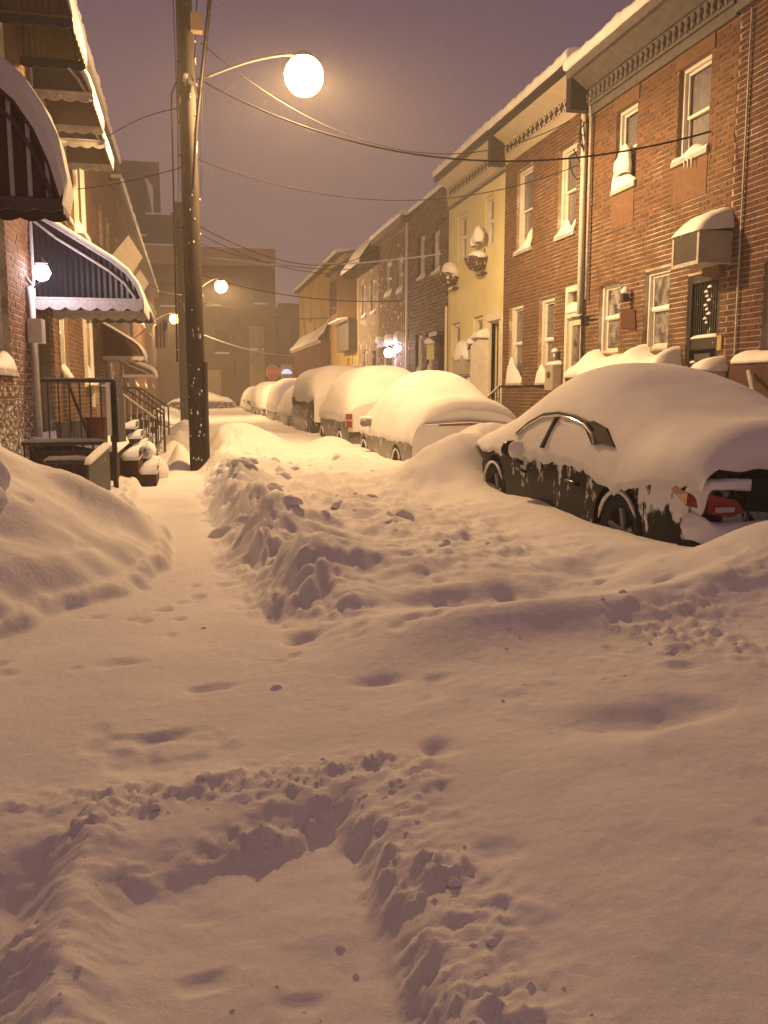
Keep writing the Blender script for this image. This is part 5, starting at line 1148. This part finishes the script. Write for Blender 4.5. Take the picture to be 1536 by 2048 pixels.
# stop sign
sg = thing('stop_sign', 'red octagonal STOP sign above the snowed-in cars', 'sign', (4.5, 50, 0))
m = MB(); m.tube([(4.5, 50.03, 0), (4.5, 50.03, 2.9)], .035, 8); m.build('post', M['galv'], sg)
def octo(r): return [(4.5+r*math.cos(math.pi/8+k*math.pi/4), 50, 2.52+r*math.sin(math.pi/8+k*math.pi/4)) for k in range(8)]
m = MB(); m.prism(octo(.43), (0, .012, 0)); m.build('border', M['sign_white'], sg)
m = MB(); m.prism([(a, b-.008, c) for a, b, c in octo(.40)], (0, .006, 0)); m.build('face', M['red_sign'], sg)
fc = bpy.data.curves.new('lettering', 'FONT'); fc.body = 'STOP'; fc.size = .34; fc.align_x = 'CENTER'; fc.align_y = 'CENTER'; fc.extrude = .003; fc.offset = .001
fo_ = bpy.data.objects.new('tmp_text', fc); COL.objects.link(fo_); bpy.context.view_layer.update(); fm = bpy.data.meshes.new_from_object(fo_); bpy.data.objects.remove(fo_); fm.materials.clear(); fo = bpy.data.objects.new('lettering', fm); COL.objects.link(fo); fo['kind'] = 'thing'; del fo['kind']; fo.parent = sg; fo.location = (0, -.013, 2.52); fo.rotation_euler = (math.pi/2, 0, 0); fm.materials.append(M['sign_white'])
# bare tree at the corner
tr = thing('bare_tree', 'faint bare tree in front of the building closing the street', 'tree', (3.0, 63, 0))
m = MB(); rs = random.Random(11)
def branch(p, d, l, r, k):
    q = [p, p+d*l*.5+Vector((rs.uniform(-.05, .05), 0, 0))*l, p+d*l]; m.tube(q, [r, r*.8, r*.6], 5, False)
    if k == 0: return
    for _ in range(rs.choice((2, 3))):
        dd = (d+Vector((rs.uniform(-.8, .8), rs.uniform(-.5, .5), rs.uniform(-.1, .5)))).normalized(); branch(q[-1], dd, l*rs.uniform(.6, .8), r*.6, k-1)
mt_ = MB(); mt_.tube([(3, 63, 0), (3.05, 63, 1.2), (3, 63, 2.3)], [.16, .13, .11], 8); mt_.build('trunk', M['bark'], tr)
for _ in range(4): branch(Vector((3, 63, 2.2)), Vector((rs.uniform(-.9, .9), rs.uniform(-.3, .3), rs.uniform(.5, 1))).normalized(), 1.7, .07, 4)
m.build('crown', M['bark'], tr)

# ---------------------------------------------------------------- cars
SEDAN = [(0, .50), (.03, .80), (.10, 1.02), (.9, 1.08), (1.45, 1.34), (2.1, 1.44), (2.7, 1.42), (3.45, 1.03), (4.3, .86), (4.6, .70), (4.68, .5)]
SUV = [(0, .5), (.04, 1.0), (.12, 1.15), (.35, 1.55), (.8, 1.68), (2.6, 1.68), (3.45, 1.15), (4.2, 1.05), (4.45, .85), (4.5, .55)]
VAN = [(0, .5), (.03, 1.1), (.08, 1.7), (.3, 1.88), (3.2, 1.86), (3.95, 1.3), (4.7, 1.15), (4.85, .6)]
def car(name, label, cat, X, Y0, W, prof, paint, snow_t, wheels, side_edge=.8, seed=0, dome=.5, rot=0, detail=0, smooth_w=.5, rear_edge=None, group='parked cars under the snow', L=None, rag=.08):
    """rear at Y0, front towards larger Y, centre line X"""
    t = thing(name, label, cat, (X, Y0, 0), group)
    L = prof[-1][0]; us = [p[0] for p in prof]; zs = [p[1] for p in prof]
    n = 56 if detail else 30
    def zt(u): return float(np.interp(u, us, zs))
    def hw(u): return W/2*(1-(.06 if u < L/2 and detail else .16)*abs(2*u/L-1)**(9 if u < L/2 and detail else 5))
    def sec(u):
        z1 = zt(u); w_ = hw(u); zb = min(.95, z1-.05); pts = []
        for q in (0, .35, .7, 1): pts.append((w_*(.955+.045*math.sin(q*math.pi*.8)), .22+(zb-.22)*q))
        for q in (.33, .66, 1): pts.append((w_*(.95-.20*q), zb+(z1-.05-zb)*q))
        pts += [(w_*.55, z1-.012), (0, z1)]; return pts
    rows = []
    for i in range(n+1):
        u = L*i/n; s_ = sec(u); row = [(X, Y0+u, .22)]+[(X-a, Y0+u, z) for a, z in s_]+[(X+a, Y0+u, z) for a, z in s_[-2::-1]]+[(X, Y0+u, .22)]; rows.append(row)
    m = MB(); m.grid(rows); m.poly(rows[0][:-1]); m.poly(rows[-1][:-1][::-1])
    B = m.build('body', M[paint], t, smooth=True)
    if detail:
        import bmesh
        bm = bmesh.new(); bm.from_mesh(B.data); bmesh.ops.remove_doubles(bm, verts=bm.verts, dist=.0005); bmesh.ops.recalc_face_normals(bm, faces=bm.faces); bm.to_mesh(B.data); bm.free()
        for (u, z, r) in wheels:
            cm = MB(); k = 28; cx = X-W/2-.15
            cm.prism([(cx, Y0+u+(r+.07)*math.cos(2*math.pi*j/k), z+(r+.07)*math.sin(2*math.pi*j/k)) for j in range(k)], (.42, 0, 0))
            C = cm.build('cutter', M['black'], t); bm = bmesh.new(); bm.from_mesh(C.data); bmesh.ops.recalc_face_normals(bm, faces=bm.faces); bm.to_mesh(C.data); bm.free()
            mod = B.modifiers.new('b', 'BOOLEAN'); mod.operation = 'DIFFERENCE'; mod.object = C; mod.solver = 'EXACT'
            bpy.context.view_layer.update(); dg = bpy.context.evaluated_depsgraph_get()
            nm = bpy.data.meshes.new_from_object(B.evaluated_get(dg)); B.modifiers.clear(); B.data = nm; nm.set_sharp_from_angle(angle=.7)
            bpy.data.objects.remove(C)
    for (u, z, r) in wheels:
        xc = X-W/2+.02
        m = MB(); m.lathe((xc, Y0+u, z), [(r*.62, .02), (r*.9, .0), (r, .04), (r, .20), (r*.9, .22)], 30, 'x'); Wh = m.build('wheel', M['rubber'], t, smooth=True)
        m = MB(); m.lathe((xc, Y0+u, z), [(r*.64, .015), (r*.60, .05), (r*.58, .12), (0, .12)], 24, 'x'); m.build('rim', M['iron_clean'], Wh, smooth=True)
        for k in range(5):
            a = k*2*math.pi/5+.3; m = MB(); m.tube([(xc+.06, Y0+u, z), (xc+.03, Y0+u+r*.6*math.cos(a), z+r*.6*math.sin(a))], [.03, .024], 6); m.build('spoke', M['rim'], Wh)
        m = MB(); pts = [(xc-.012, Y0+u+r*.97*math.cos(a), z+r*.97*math.sin(a)) for a in [math.pi*(.08+.75*k/10) for k in range(11)]]; m.tube(pts, [.004]+[.016]*9+[.004], 5); m.build('rim_snow', M['snow_soft'], Wh, smooth=True)
    # snow shell
    nn = 90 if detail else 44; mm_ = 26 if not detail else 40
    zt_s = []; U = [-.06+(L+.12)*i/nn for i in range(nn+1)]
    raw = np.array([zt(min(max(u, .12), L-.15)) for u in np.linspace(-1, L+1, 200)]); kw = max(1, int(smooth_w/((L+2)/200))); ker = np.hanning(2*kw+3); ker /= ker.sum(); sm = np.convolve(np.pad(raw, kw+1, 'edge'), ker, 'valid')
    rows = []
    for i, u in enumerate(U):
        q = min(1, (u+.06)/.30, (L+.06-u)/.35); e_ = math.sqrt(max(0, 1-(1-q)**2)); top = float(np.interp(u, np.linspace(-1, L+1, 200), sm))+snow_t*(.45+.55*e_)-(0 if detail else .45*(1-min(1, (u+.06)/.7, (L+.06-u)/.9))**2)
        uu = min(max(u, 0), L); w_ = hw(uu)+.035; row = []
        se = (side_edge(u) if callable(side_edge) else side_edge); se = min(se, top-.12)
        for j in range(mm_+1):
            th = math.pi*j/mm_; cx_ = -math.cos(th); sz = math.sin(th)
            sup = abs(sz)**dome; x = w_*np.sign(cx_)*abs(cx_)**.78
            ed = se+(rag*1.2*nf(u*11+seed, j//(mm_//2+1)*7.7)+rag*.9*nf(u*30, 3+seed))*(1-sup)**3
            z = ed+(top-ed)*sup+.05*nf(u*1.3+seed, x*1.3+4)*sup+.006*nf(u*8, x*8+seed)
            row.append((X+x, Y0+u, z))
        row.insert(0, (X-w_+.05, Y0+uu, row[0][2]+.03)); row.append((X+w_-.05, Y0+uu, row[-1][2]+.03)); rows.append(row)
    m = MB(); m.grid(rows)
    # end closures down to the bumper edge
    for e_, yy in ((rows[0], -.0), (rows[-1], .0)):
        z_end = rear_edge if (rear_edge is not None and e_ is rows[0]) else .75
        m.grid([e_, [(X+(p[0]-X)*1.0, p[1]+(.03 if e_ is rows[0] else -.03), min(p[2], z_end+.05*nf(p[0]*9, seed))) for p in e_]])
    m.build('snow_cover', M['snow_soft'], t, smooth=True)
    t['_u'] = 0
    del t['_u']
    def shell_x(u, z):
        q = min(1, (u+.06)/.30, (L+.06-u)/.35); e_ = math.sqrt(max(0, 1-(1-q)**2)); top = float(np.interp(u, np.linspace(-1, L+1, 200), sm))+snow_t*(.45+.55*e_)
        se = side_edge(u) if callable(side_edge) else side_edge; k = max(0, min(1, (z-se)/(top-se)))**(1/dome); return X-(hw(u)+.035)*math.sqrt(max(0, 1-k*k))**.78
    return t, shell_x, hw

# black sedan
X1, Y1 = 3.95, 4.92
c1, zt1, hw1 = car('parked_car', 'black sedan nearest on the right, half buried with snow-splashed doors', 'car', X1, Y1, 1.84, [(0, .50), (.03, .80), (.10, 1.0), (.8, 1.02), (1.35, 1.18), (1.9, 1.38), (2.4, 1.46), (2.85, 1.40), (3.45, 1.05), (4.3, .86), (4.6, .70), (4.68, .5)], 'paint_black', .36,
    [(1.02, .50, .325), (3.78, .50, .325)], side_edge=lambda u: .93-.12*math.exp(-((u-1.0)/.35)**2)+.0*u, seed=1, dome=.86, detail=1, smooth_w=.75, rear_edge=1.06, rag=.07)
xs_ = X1-.92
m = MB(); arc = [(1.40, 1.135), (1.50, 1.215), (1.66, 1.275), (1.9, 1.315), (2.2, 1.335), (2.5, 1.315), (2.8, 1.23), (3.05, 1.12)]
def side_x(z, u=2.2): return zt1(u, z)
m.tube([(side_x(z, u)-.012, Y1+u, z) for u, z in arc], [.007, .012, .014, .014, .014, .014, .012, .007], 6); m.build('chrome_trim', M['chrome'], c1, smooth=True)
m = MB(); m.tube([(side_x(z+.02, u)-.004, Y1+u, z+.022) for u, z in arc[1:]], .016, 6); m.build('window_seal', M['black'], c1, smooth=True)
m = MB(); m.prism([(side_x(z, u)-.018, Y1+u, z) for u, z in ((1.12, 1.13), (1.30, 1.15), (1.42, 1.13), (1.68, 1.28), (1.58, 1.31), (1.35, 1.26))], (.05, 0, 0)); m.build('quarter_pillar', M['paint_black_clean'], c1)
m = MB(); m.hexa([(side_x(1.02)-.02, Y1+2.34, 1.05), (side_x(1.02)-.02, Y1+2.40, 1.05), (side_x(1.02)+.06, Y1+2.40, 1.05), (side_x(1.02)+.06, Y1+2.34, 1.05), (side_x(1.3)-.022, Y1+2.16, 1.32), (side_x(1.3)-.022, Y1+2.21, 1.32), (side_x(1.3)+.05, Y1+2.21, 1.32), (side_x(1.3)+.05, Y1+2.16, 1.32)]); m.build('door_pillar', M['paint_black_clean'], c1)
# mirror
m = MB(); blob(m, (X1-1.03, Y1+2.95, 1.0), .10, .08, .085, 4, .08, 16, 10, -1); Mi = m.build('wing_mirror', M['paint_black_clean'], c1, smooth=True)
m = MB(); blob(m, (X1-.99, Y1+2.88, 1.0), .09, .05, .085, 6, .15, 14, 9, -1); m.build('mirror_snow', M['snow_soft'], Mi, smooth=True)
m = MB(); m.tube([(X1-.98, Y1+2.95, .90), (X1-.9, Y1+2.95, .86)], .02, 6); m.build('mirror_stalk', M['black'], Mi)
m = MB(); m.tube([(xs_-.03, Y1+1.62, .80), (xs_-.045, Y1+1.68, .81), (xs_-.045, Y1+1.84, .815), (xs_-.02, Y1+1.9, .81)], .016, 6); m.build('door_handle', M['paint_black_clean'], c1, smooth=True)
m = MB(); m.tube([(xs_-.03, Y1+2.75, .80), (xs_-.045, Y1+2.81, .81), (xs_-.045, Y1+2.95, .815), (xs_-.02, Y1+3.0, .81)], .016, 6); m.build('door_handle', M['paint_black_clean'], c1, smooth=True)
# tail lamps: outer wraps the corner, inner on the boot lid
def lens(pts, off, nm='tail_light', mt='red_lens'): m = MB(); m.prism(pts, off); return m.build(nm, M[mt], c1)
T1 = lens([(X1-.84, Y1-.04, .79), (X1-.70, Y1-.055, .765), (X1-.60, Y1-.06, .80), (X1-.66, Y1-.058, .87), (X1-.84, Y1-.04, .91)], (0, .06, 0))
m = MB(); m.box(X1-.80, X1-.68, Y1-.068, Y1-.03, .80, .83); m.build('reverse_lens', M['clear_lens'], T1)
m = MB(); m.hexa([(X1-.935, Y1+.06, .83), (X1-.885, Y1-.0, .82), (X1-.74, Y1+.1, .82), (X1-.90, Y1+.26, .88), (X1-.930, Y1+.06, .91), (X1-.885, Y1-.0, .90), (X1-.74, Y1+.1, .94), (X1-.925, Y1+.32, .955)]); m.build('tail_light', M['red_lens'], c1)
m = MB(); m.prism([(X1-.66, Y1-.02, 1.00), (X1+.75, Y1-.02, 1.00), (X1+.75, Y1-.02, 1.05), (X1+.3, Y1-.05, 1.07), (X1-.3, Y1-.05, 1.065)], (0, .08, 0)); m.build('boot_lip', M['paint_black_clean'], c1)
m = MB(); m.prism([(X1-.60, Y1-.045, .80), (X1+.75, Y1-.045, .72), (X1+.75, Y1-.045, 1.0), (X1-.56, Y1-.045, 1.0)], (0, .06, 0)); m.build('boot_lid', M['paint_black_clean'], c1)
HH = 1
def rear_sheet(z0, z1, x0, x1, th, seed, cut=None):
    m = MB(); rows = []; nz = 14; nx_ = 44
    for i in range(nz+1):
        q = i/nz; row = []
        for j in range(nx_+1):
            p = j/nx_; xx = x0+(x1-x0)*p; top = z1(xx)+.02*nf(xx*14, seed); bot = z0(xx)+.03*nf(xx*9, seed+3)
            z = bot+(top-bot)*q; e_ = min(1, q*4, (1-q)*4, p*9, (1-p)*9); y = -.05+.10*abs(xx/.92)**5-th*math.sqrt(max(0, 1-(1-e_)**2))*(1+.7*nf(xx*5, z*6+seed))
            row.append((X1+xx+.12*nf(z*7, seed+2)*(1-p)**3, Y1+y+.03*(1-e_), z))
        rows.append(row)
    m.grid(rows); return m.build('bumper_snow', M['snow'], c1, smooth=True)
rear_sheet(lambda x: .62-.25*min(1, max(0, (x+.88)/.3)), lambda x: .73+.06*math.exp(-((x+.87)/.06)**2)+.05*max(0, x+.6), -.92, .92, .10, 1)
rear_sheet(lambda x: .925-.20*math.exp(-((x+.875)/.03)**2), lambda x: 1.0, -.94, -.55, .05, 5)

# second car
c2, _, _ = car('parked_car', 'rounded snow-caked silver car right behind the black sedan, chrome strip on its tail', 'car', 3.98, 12.5, 1.78, [(u*.98, z*1.06) for u, z in SEDAN], 'paint_silver', .36, [(.95, .34, .31), (3.6, .34, .31)], side_edge=.78, seed=4, dome=1.0, detail=1, smooth_w=.8, rear_edge=.45, rag=.09)
m = MB(); m.tube([(3.22, 12.52, .97), (3.30, 12.44, 1.06), (3.95, 12.40, 1.09), (4.55, 12.44, 1.05), (4.68, 12.52, .98)], .022, 6); m.build('chrome_strip', M['chrome'], c2, smooth=True)
m = MB(); m.tube([(3.5, 12.42, 1.045), (4.3, 12.40, 1.06)], .018, 6); m.build('brake_light', M['red_lens'], c2)
m = MB(); blob(m, (2.98, 15.3, .98), .10, .07, .08, 3, .1, 12, 8, -1); Mi = m.build('wing_mirror', M['paint_silver'], c2, smooth=True)
m = MB(); blob(m, (2.98, 15.33, 1.06), .12, .08, .04, 3, .1, 12, 8, -1); m.build('mirror_snow', M['snow_soft'], Mi, smooth=True)
m = MB(); m.tube([(3.14, 14.6, 1.12), (3.20, 14.2, 1.27), (3.27, 13.8, 1.34)], .012, 5); m.build('chrome_trim', M['chrome'], c2, smooth=True)
# third: SUV
c3, _, _ = car('parked_car', 'boxy snow-laden hatchback shining yellow under the near street lamp', 'car', 3.95, 17.5, 1.86, SUV, 'paint_silver', .38, [(.95, .36, .34), (3.55, .36, .34)], side_edge=.92, seed=7, dome=.72, detail=1, smooth_w=.35, rear_edge=.72, rag=.07)
for z_ in (1.02, .86): m = MB(); m.box(3.0, 3.12, 17.42, 17.56, z_-.05, z_+.06); m.build('tail_light', M['red_lens'], c3)
m = MB(); m.tube([(3.7, 17.40, 1.38), (4.1, 17.38, 1.40)], .012, 5); m.build('wiper', M['black'], c3)
c4, _, _ = car('parked_van', 'tall dark van with a snow-caked side behind the yellow-lit hatchback', 'van', 3.98, 23.2, 1.92, VAN, 'paint_dark', .34, [(.95, .36, .36), (3.7, .36, .36)], side_edge=1.25, seed=9, dome=.5, smooth_w=.3, rear_edge=.7, rag=.12)
m = MB(); m.box(2.94, 3.1, 26.2, 26.5, 1.15, 1.35); m.build('wing_mirror', M['black'], c4)
m = MB(); m.box(3.05, 3.5, 23.08, 23.2, .42, .62); m.build('bumper', M['black'], c4)
rest = [('parked_car', 'snow-covered car ahead of the dark van, mostly hidden by it', 28.6, SEDAN, 'paint_grey', .40, .72, .95), ('parked_car', 'snow-covered car with a shaded purple flank, fifth-to-last in the row', 33.9, SUV, 'paint_grey', .34, .75, .6),
        ('parked_car', 'round snow-covered car in front of the stop sign', 39.0, SEDAN, 'paint_dark', .42, .72, .95), ('parked_car', 'snow-covered car past the stop sign side of the row, third from its end', 44.2, SUV, 'paint_dark', .3, .72, .6),
        ('parked_car', 'last but one snow mound of a car in the row', 49.4, SEDAN, 'paint_grey', .4, .45, .95), ('parked_car', 'last and smallest snow mound of a car in the row', 54.6, SEDAN, 'paint_grey', .35, .4, .75)]
for i, (nm, lb, y, pr, pt, st_, se, dm) in enumerate(rest):
    car(nm, lb, 'car', 3.98+.05*math.sin(i*3), y, 1.82, pr, pt, st_, [(.95, .33, .32), (3.7, .33, .32)], side_edge=se, seed=20+i, dome=dm, smooth_w=.5, rear_edge=.6, rag=.14)
cc, _, _ = car('parked_car', 'dark snow-topped car parked across the far end of the street', 'car', 0, 0, 1.8, SEDAN, 'paint_dark', .16, [(.95, .33, .32), (3.7, .33, .32)], side_edge=.88, seed=40, dome=.6, smooth_w=.4, group=None, rag=.05)
for ch in cc.children: pass
cc.location = (2.9, 61.0, -.12); cc.rotation_euler = (0, 0, math.radians(90))

# ---------------------------------------------------------------- clods of shovelled snow
def clod(mb, x, y, z, r, rs):
    """one lump, widest at its foot so that it grows out of the snow"""
    rx, ry, rz = r*rs.uniform(.9, 1.7), r*rs.uniform(.8, 1.4), r*rs.uniform(.6, 1.1); sd = rs.uniform(0, 99); rows = []
    for j in range(6):
        ph = math.pi/2*j/5; row = []
        for i in range(11):
            th = 2*math.pi*(i % 10)/10; k = 1+.55*nf(math.cos(th)*1.6+sd, math.sin(th)*1.6+sd*.7+j*.35, 2)
            flare = 1+.12*(1-j/5)**2
            row.append((x+rx*math.cos(th)*math.cos(ph)*k*flare, y+ry*math.sin(th)*math.cos(ph)*k*flare, z-.5*r+1.3*rz*math.sin(ph)*(1+.5*nf(sd+th*.5, j*.6))))
        rows.append(row)
    mb.grid(rows)
rs = random.Random(21); m = MB()
for k in range(110):
    y = rs.uniform(5.5, 14.5); xr = np.interp(y, [5, 6.2, 8, 10, 12.6, 15], [.32, .20, .16, .10, .14, .05]); x = xr+.1+abs(rs.gauss(0, .9))
    if x > 2.9: continue
    r = rs.choice([.02, .03, .04, .05, .06, .08])*rs.uniform(.7, 1.1); clod(m, x, y, gz(x, y)-r*.1, r, rs)
for k in range(90):
    q = rs.random()
    if q < .5: x, y = .50+rs.gauss(0.03, .07), rs.uniform(1.3, 2.5)
    elif q < .75: x, y = rs.uniform(-.3, .5), 2.58+rs.gauss(0, .09)
    elif q < .9: x, y = -.31+rs.gauss(0, .04), rs.uniform(1.4, 2.5)
    else: x, y = rs.uniform(-.2, .42), rs.uniform(1.5, 2.4)
    r = rs.choice([.003, .004, .005, .007, .009, .012])*rs.uniform(.7, 1.2); clod(m, x, y, gz(x, y)+r*.1, r, rs)
for k in range(24):
    x, y = rs.uniform(.8, 2.9), rs.gauss(3.15, .28); r = rs.choice([.004, .006, .009, .014])*rs.uniform(.7, 1.2); clod(m, x, y, gz(x, y)+r*.1, r, rs)
for k in range(3):
    x, y = rs.uniform(-.9, 2.4), rs.uniform(2.7, 5.5); r = rs.choice([.006, .01, .018])*rs.uniform(.7, 1.2); clod(m, x, y, gz(x, y)+r*.1, r, rs)
o = m.build('snow_clods', M['snow'], smooth=True, kind='stuff'); o['label'] = 'lumps and crumbs of shovelled snow along the path'

# sparse falling flakes
m = MB(); rg = np.random.RandomState(8); n_ = 60000
P_ = np.stack([rg.uniform(-1.8, 6.9, n_), rg.uniform(6.5, 36, n_), rg.uniform(.9, 9.5, n_)], 1); r_ = rg.uniform(.0012, .0030, n_)
ofs = np.array([(-1, -.6, -.5), (1, -.6, -.5), (0, 1, -.4), (0, 0, 1.1)])
m.v = [tuple(q) for q in (P_[:, None, :]+ofs[None]*r_[:, None, None]).reshape(-1, 3)]
m.f = [f for k in range(n_) for f in ((4*k, 4*k+1, 4*k+3), (4*k+1, 4*k+2, 4*k+3), (4*k+2, 4*k, 4*k+3), (4*k, 4*k+2, 4*k+1))]
o = m.build('falling_snow', M['snow_soft'], kind='stuff'); o['label'] = 'sparse falling snowflakes in the street'

# ---------------------------------------------------------------- haze
m = MB(); m.box(-97, 97, -62, 112, -1.6, 20.5); hz = m.build('haze', M['snow']); hz['kind'] = 'stuff'
hm = bpy.data.materials.new('haze_air'); hm.use_nodes = True; t = hm.node_tree; t.nodes.clear()
o_ = N(t, 'ShaderNodeOutputMaterial'); v = N(t, 'ShaderNodeVolumePrincipled'); v.inputs['Color'].default_value = (.93, .90, .88, 1); v.inputs['Density'].default_value = .0042; v.inputs['Anisotropy'].default_value = .25
t.links.new(v.outputs[0], o_.inputs['Volume']); hz.data.materials.clear(); hz.data.materials.append(hm)
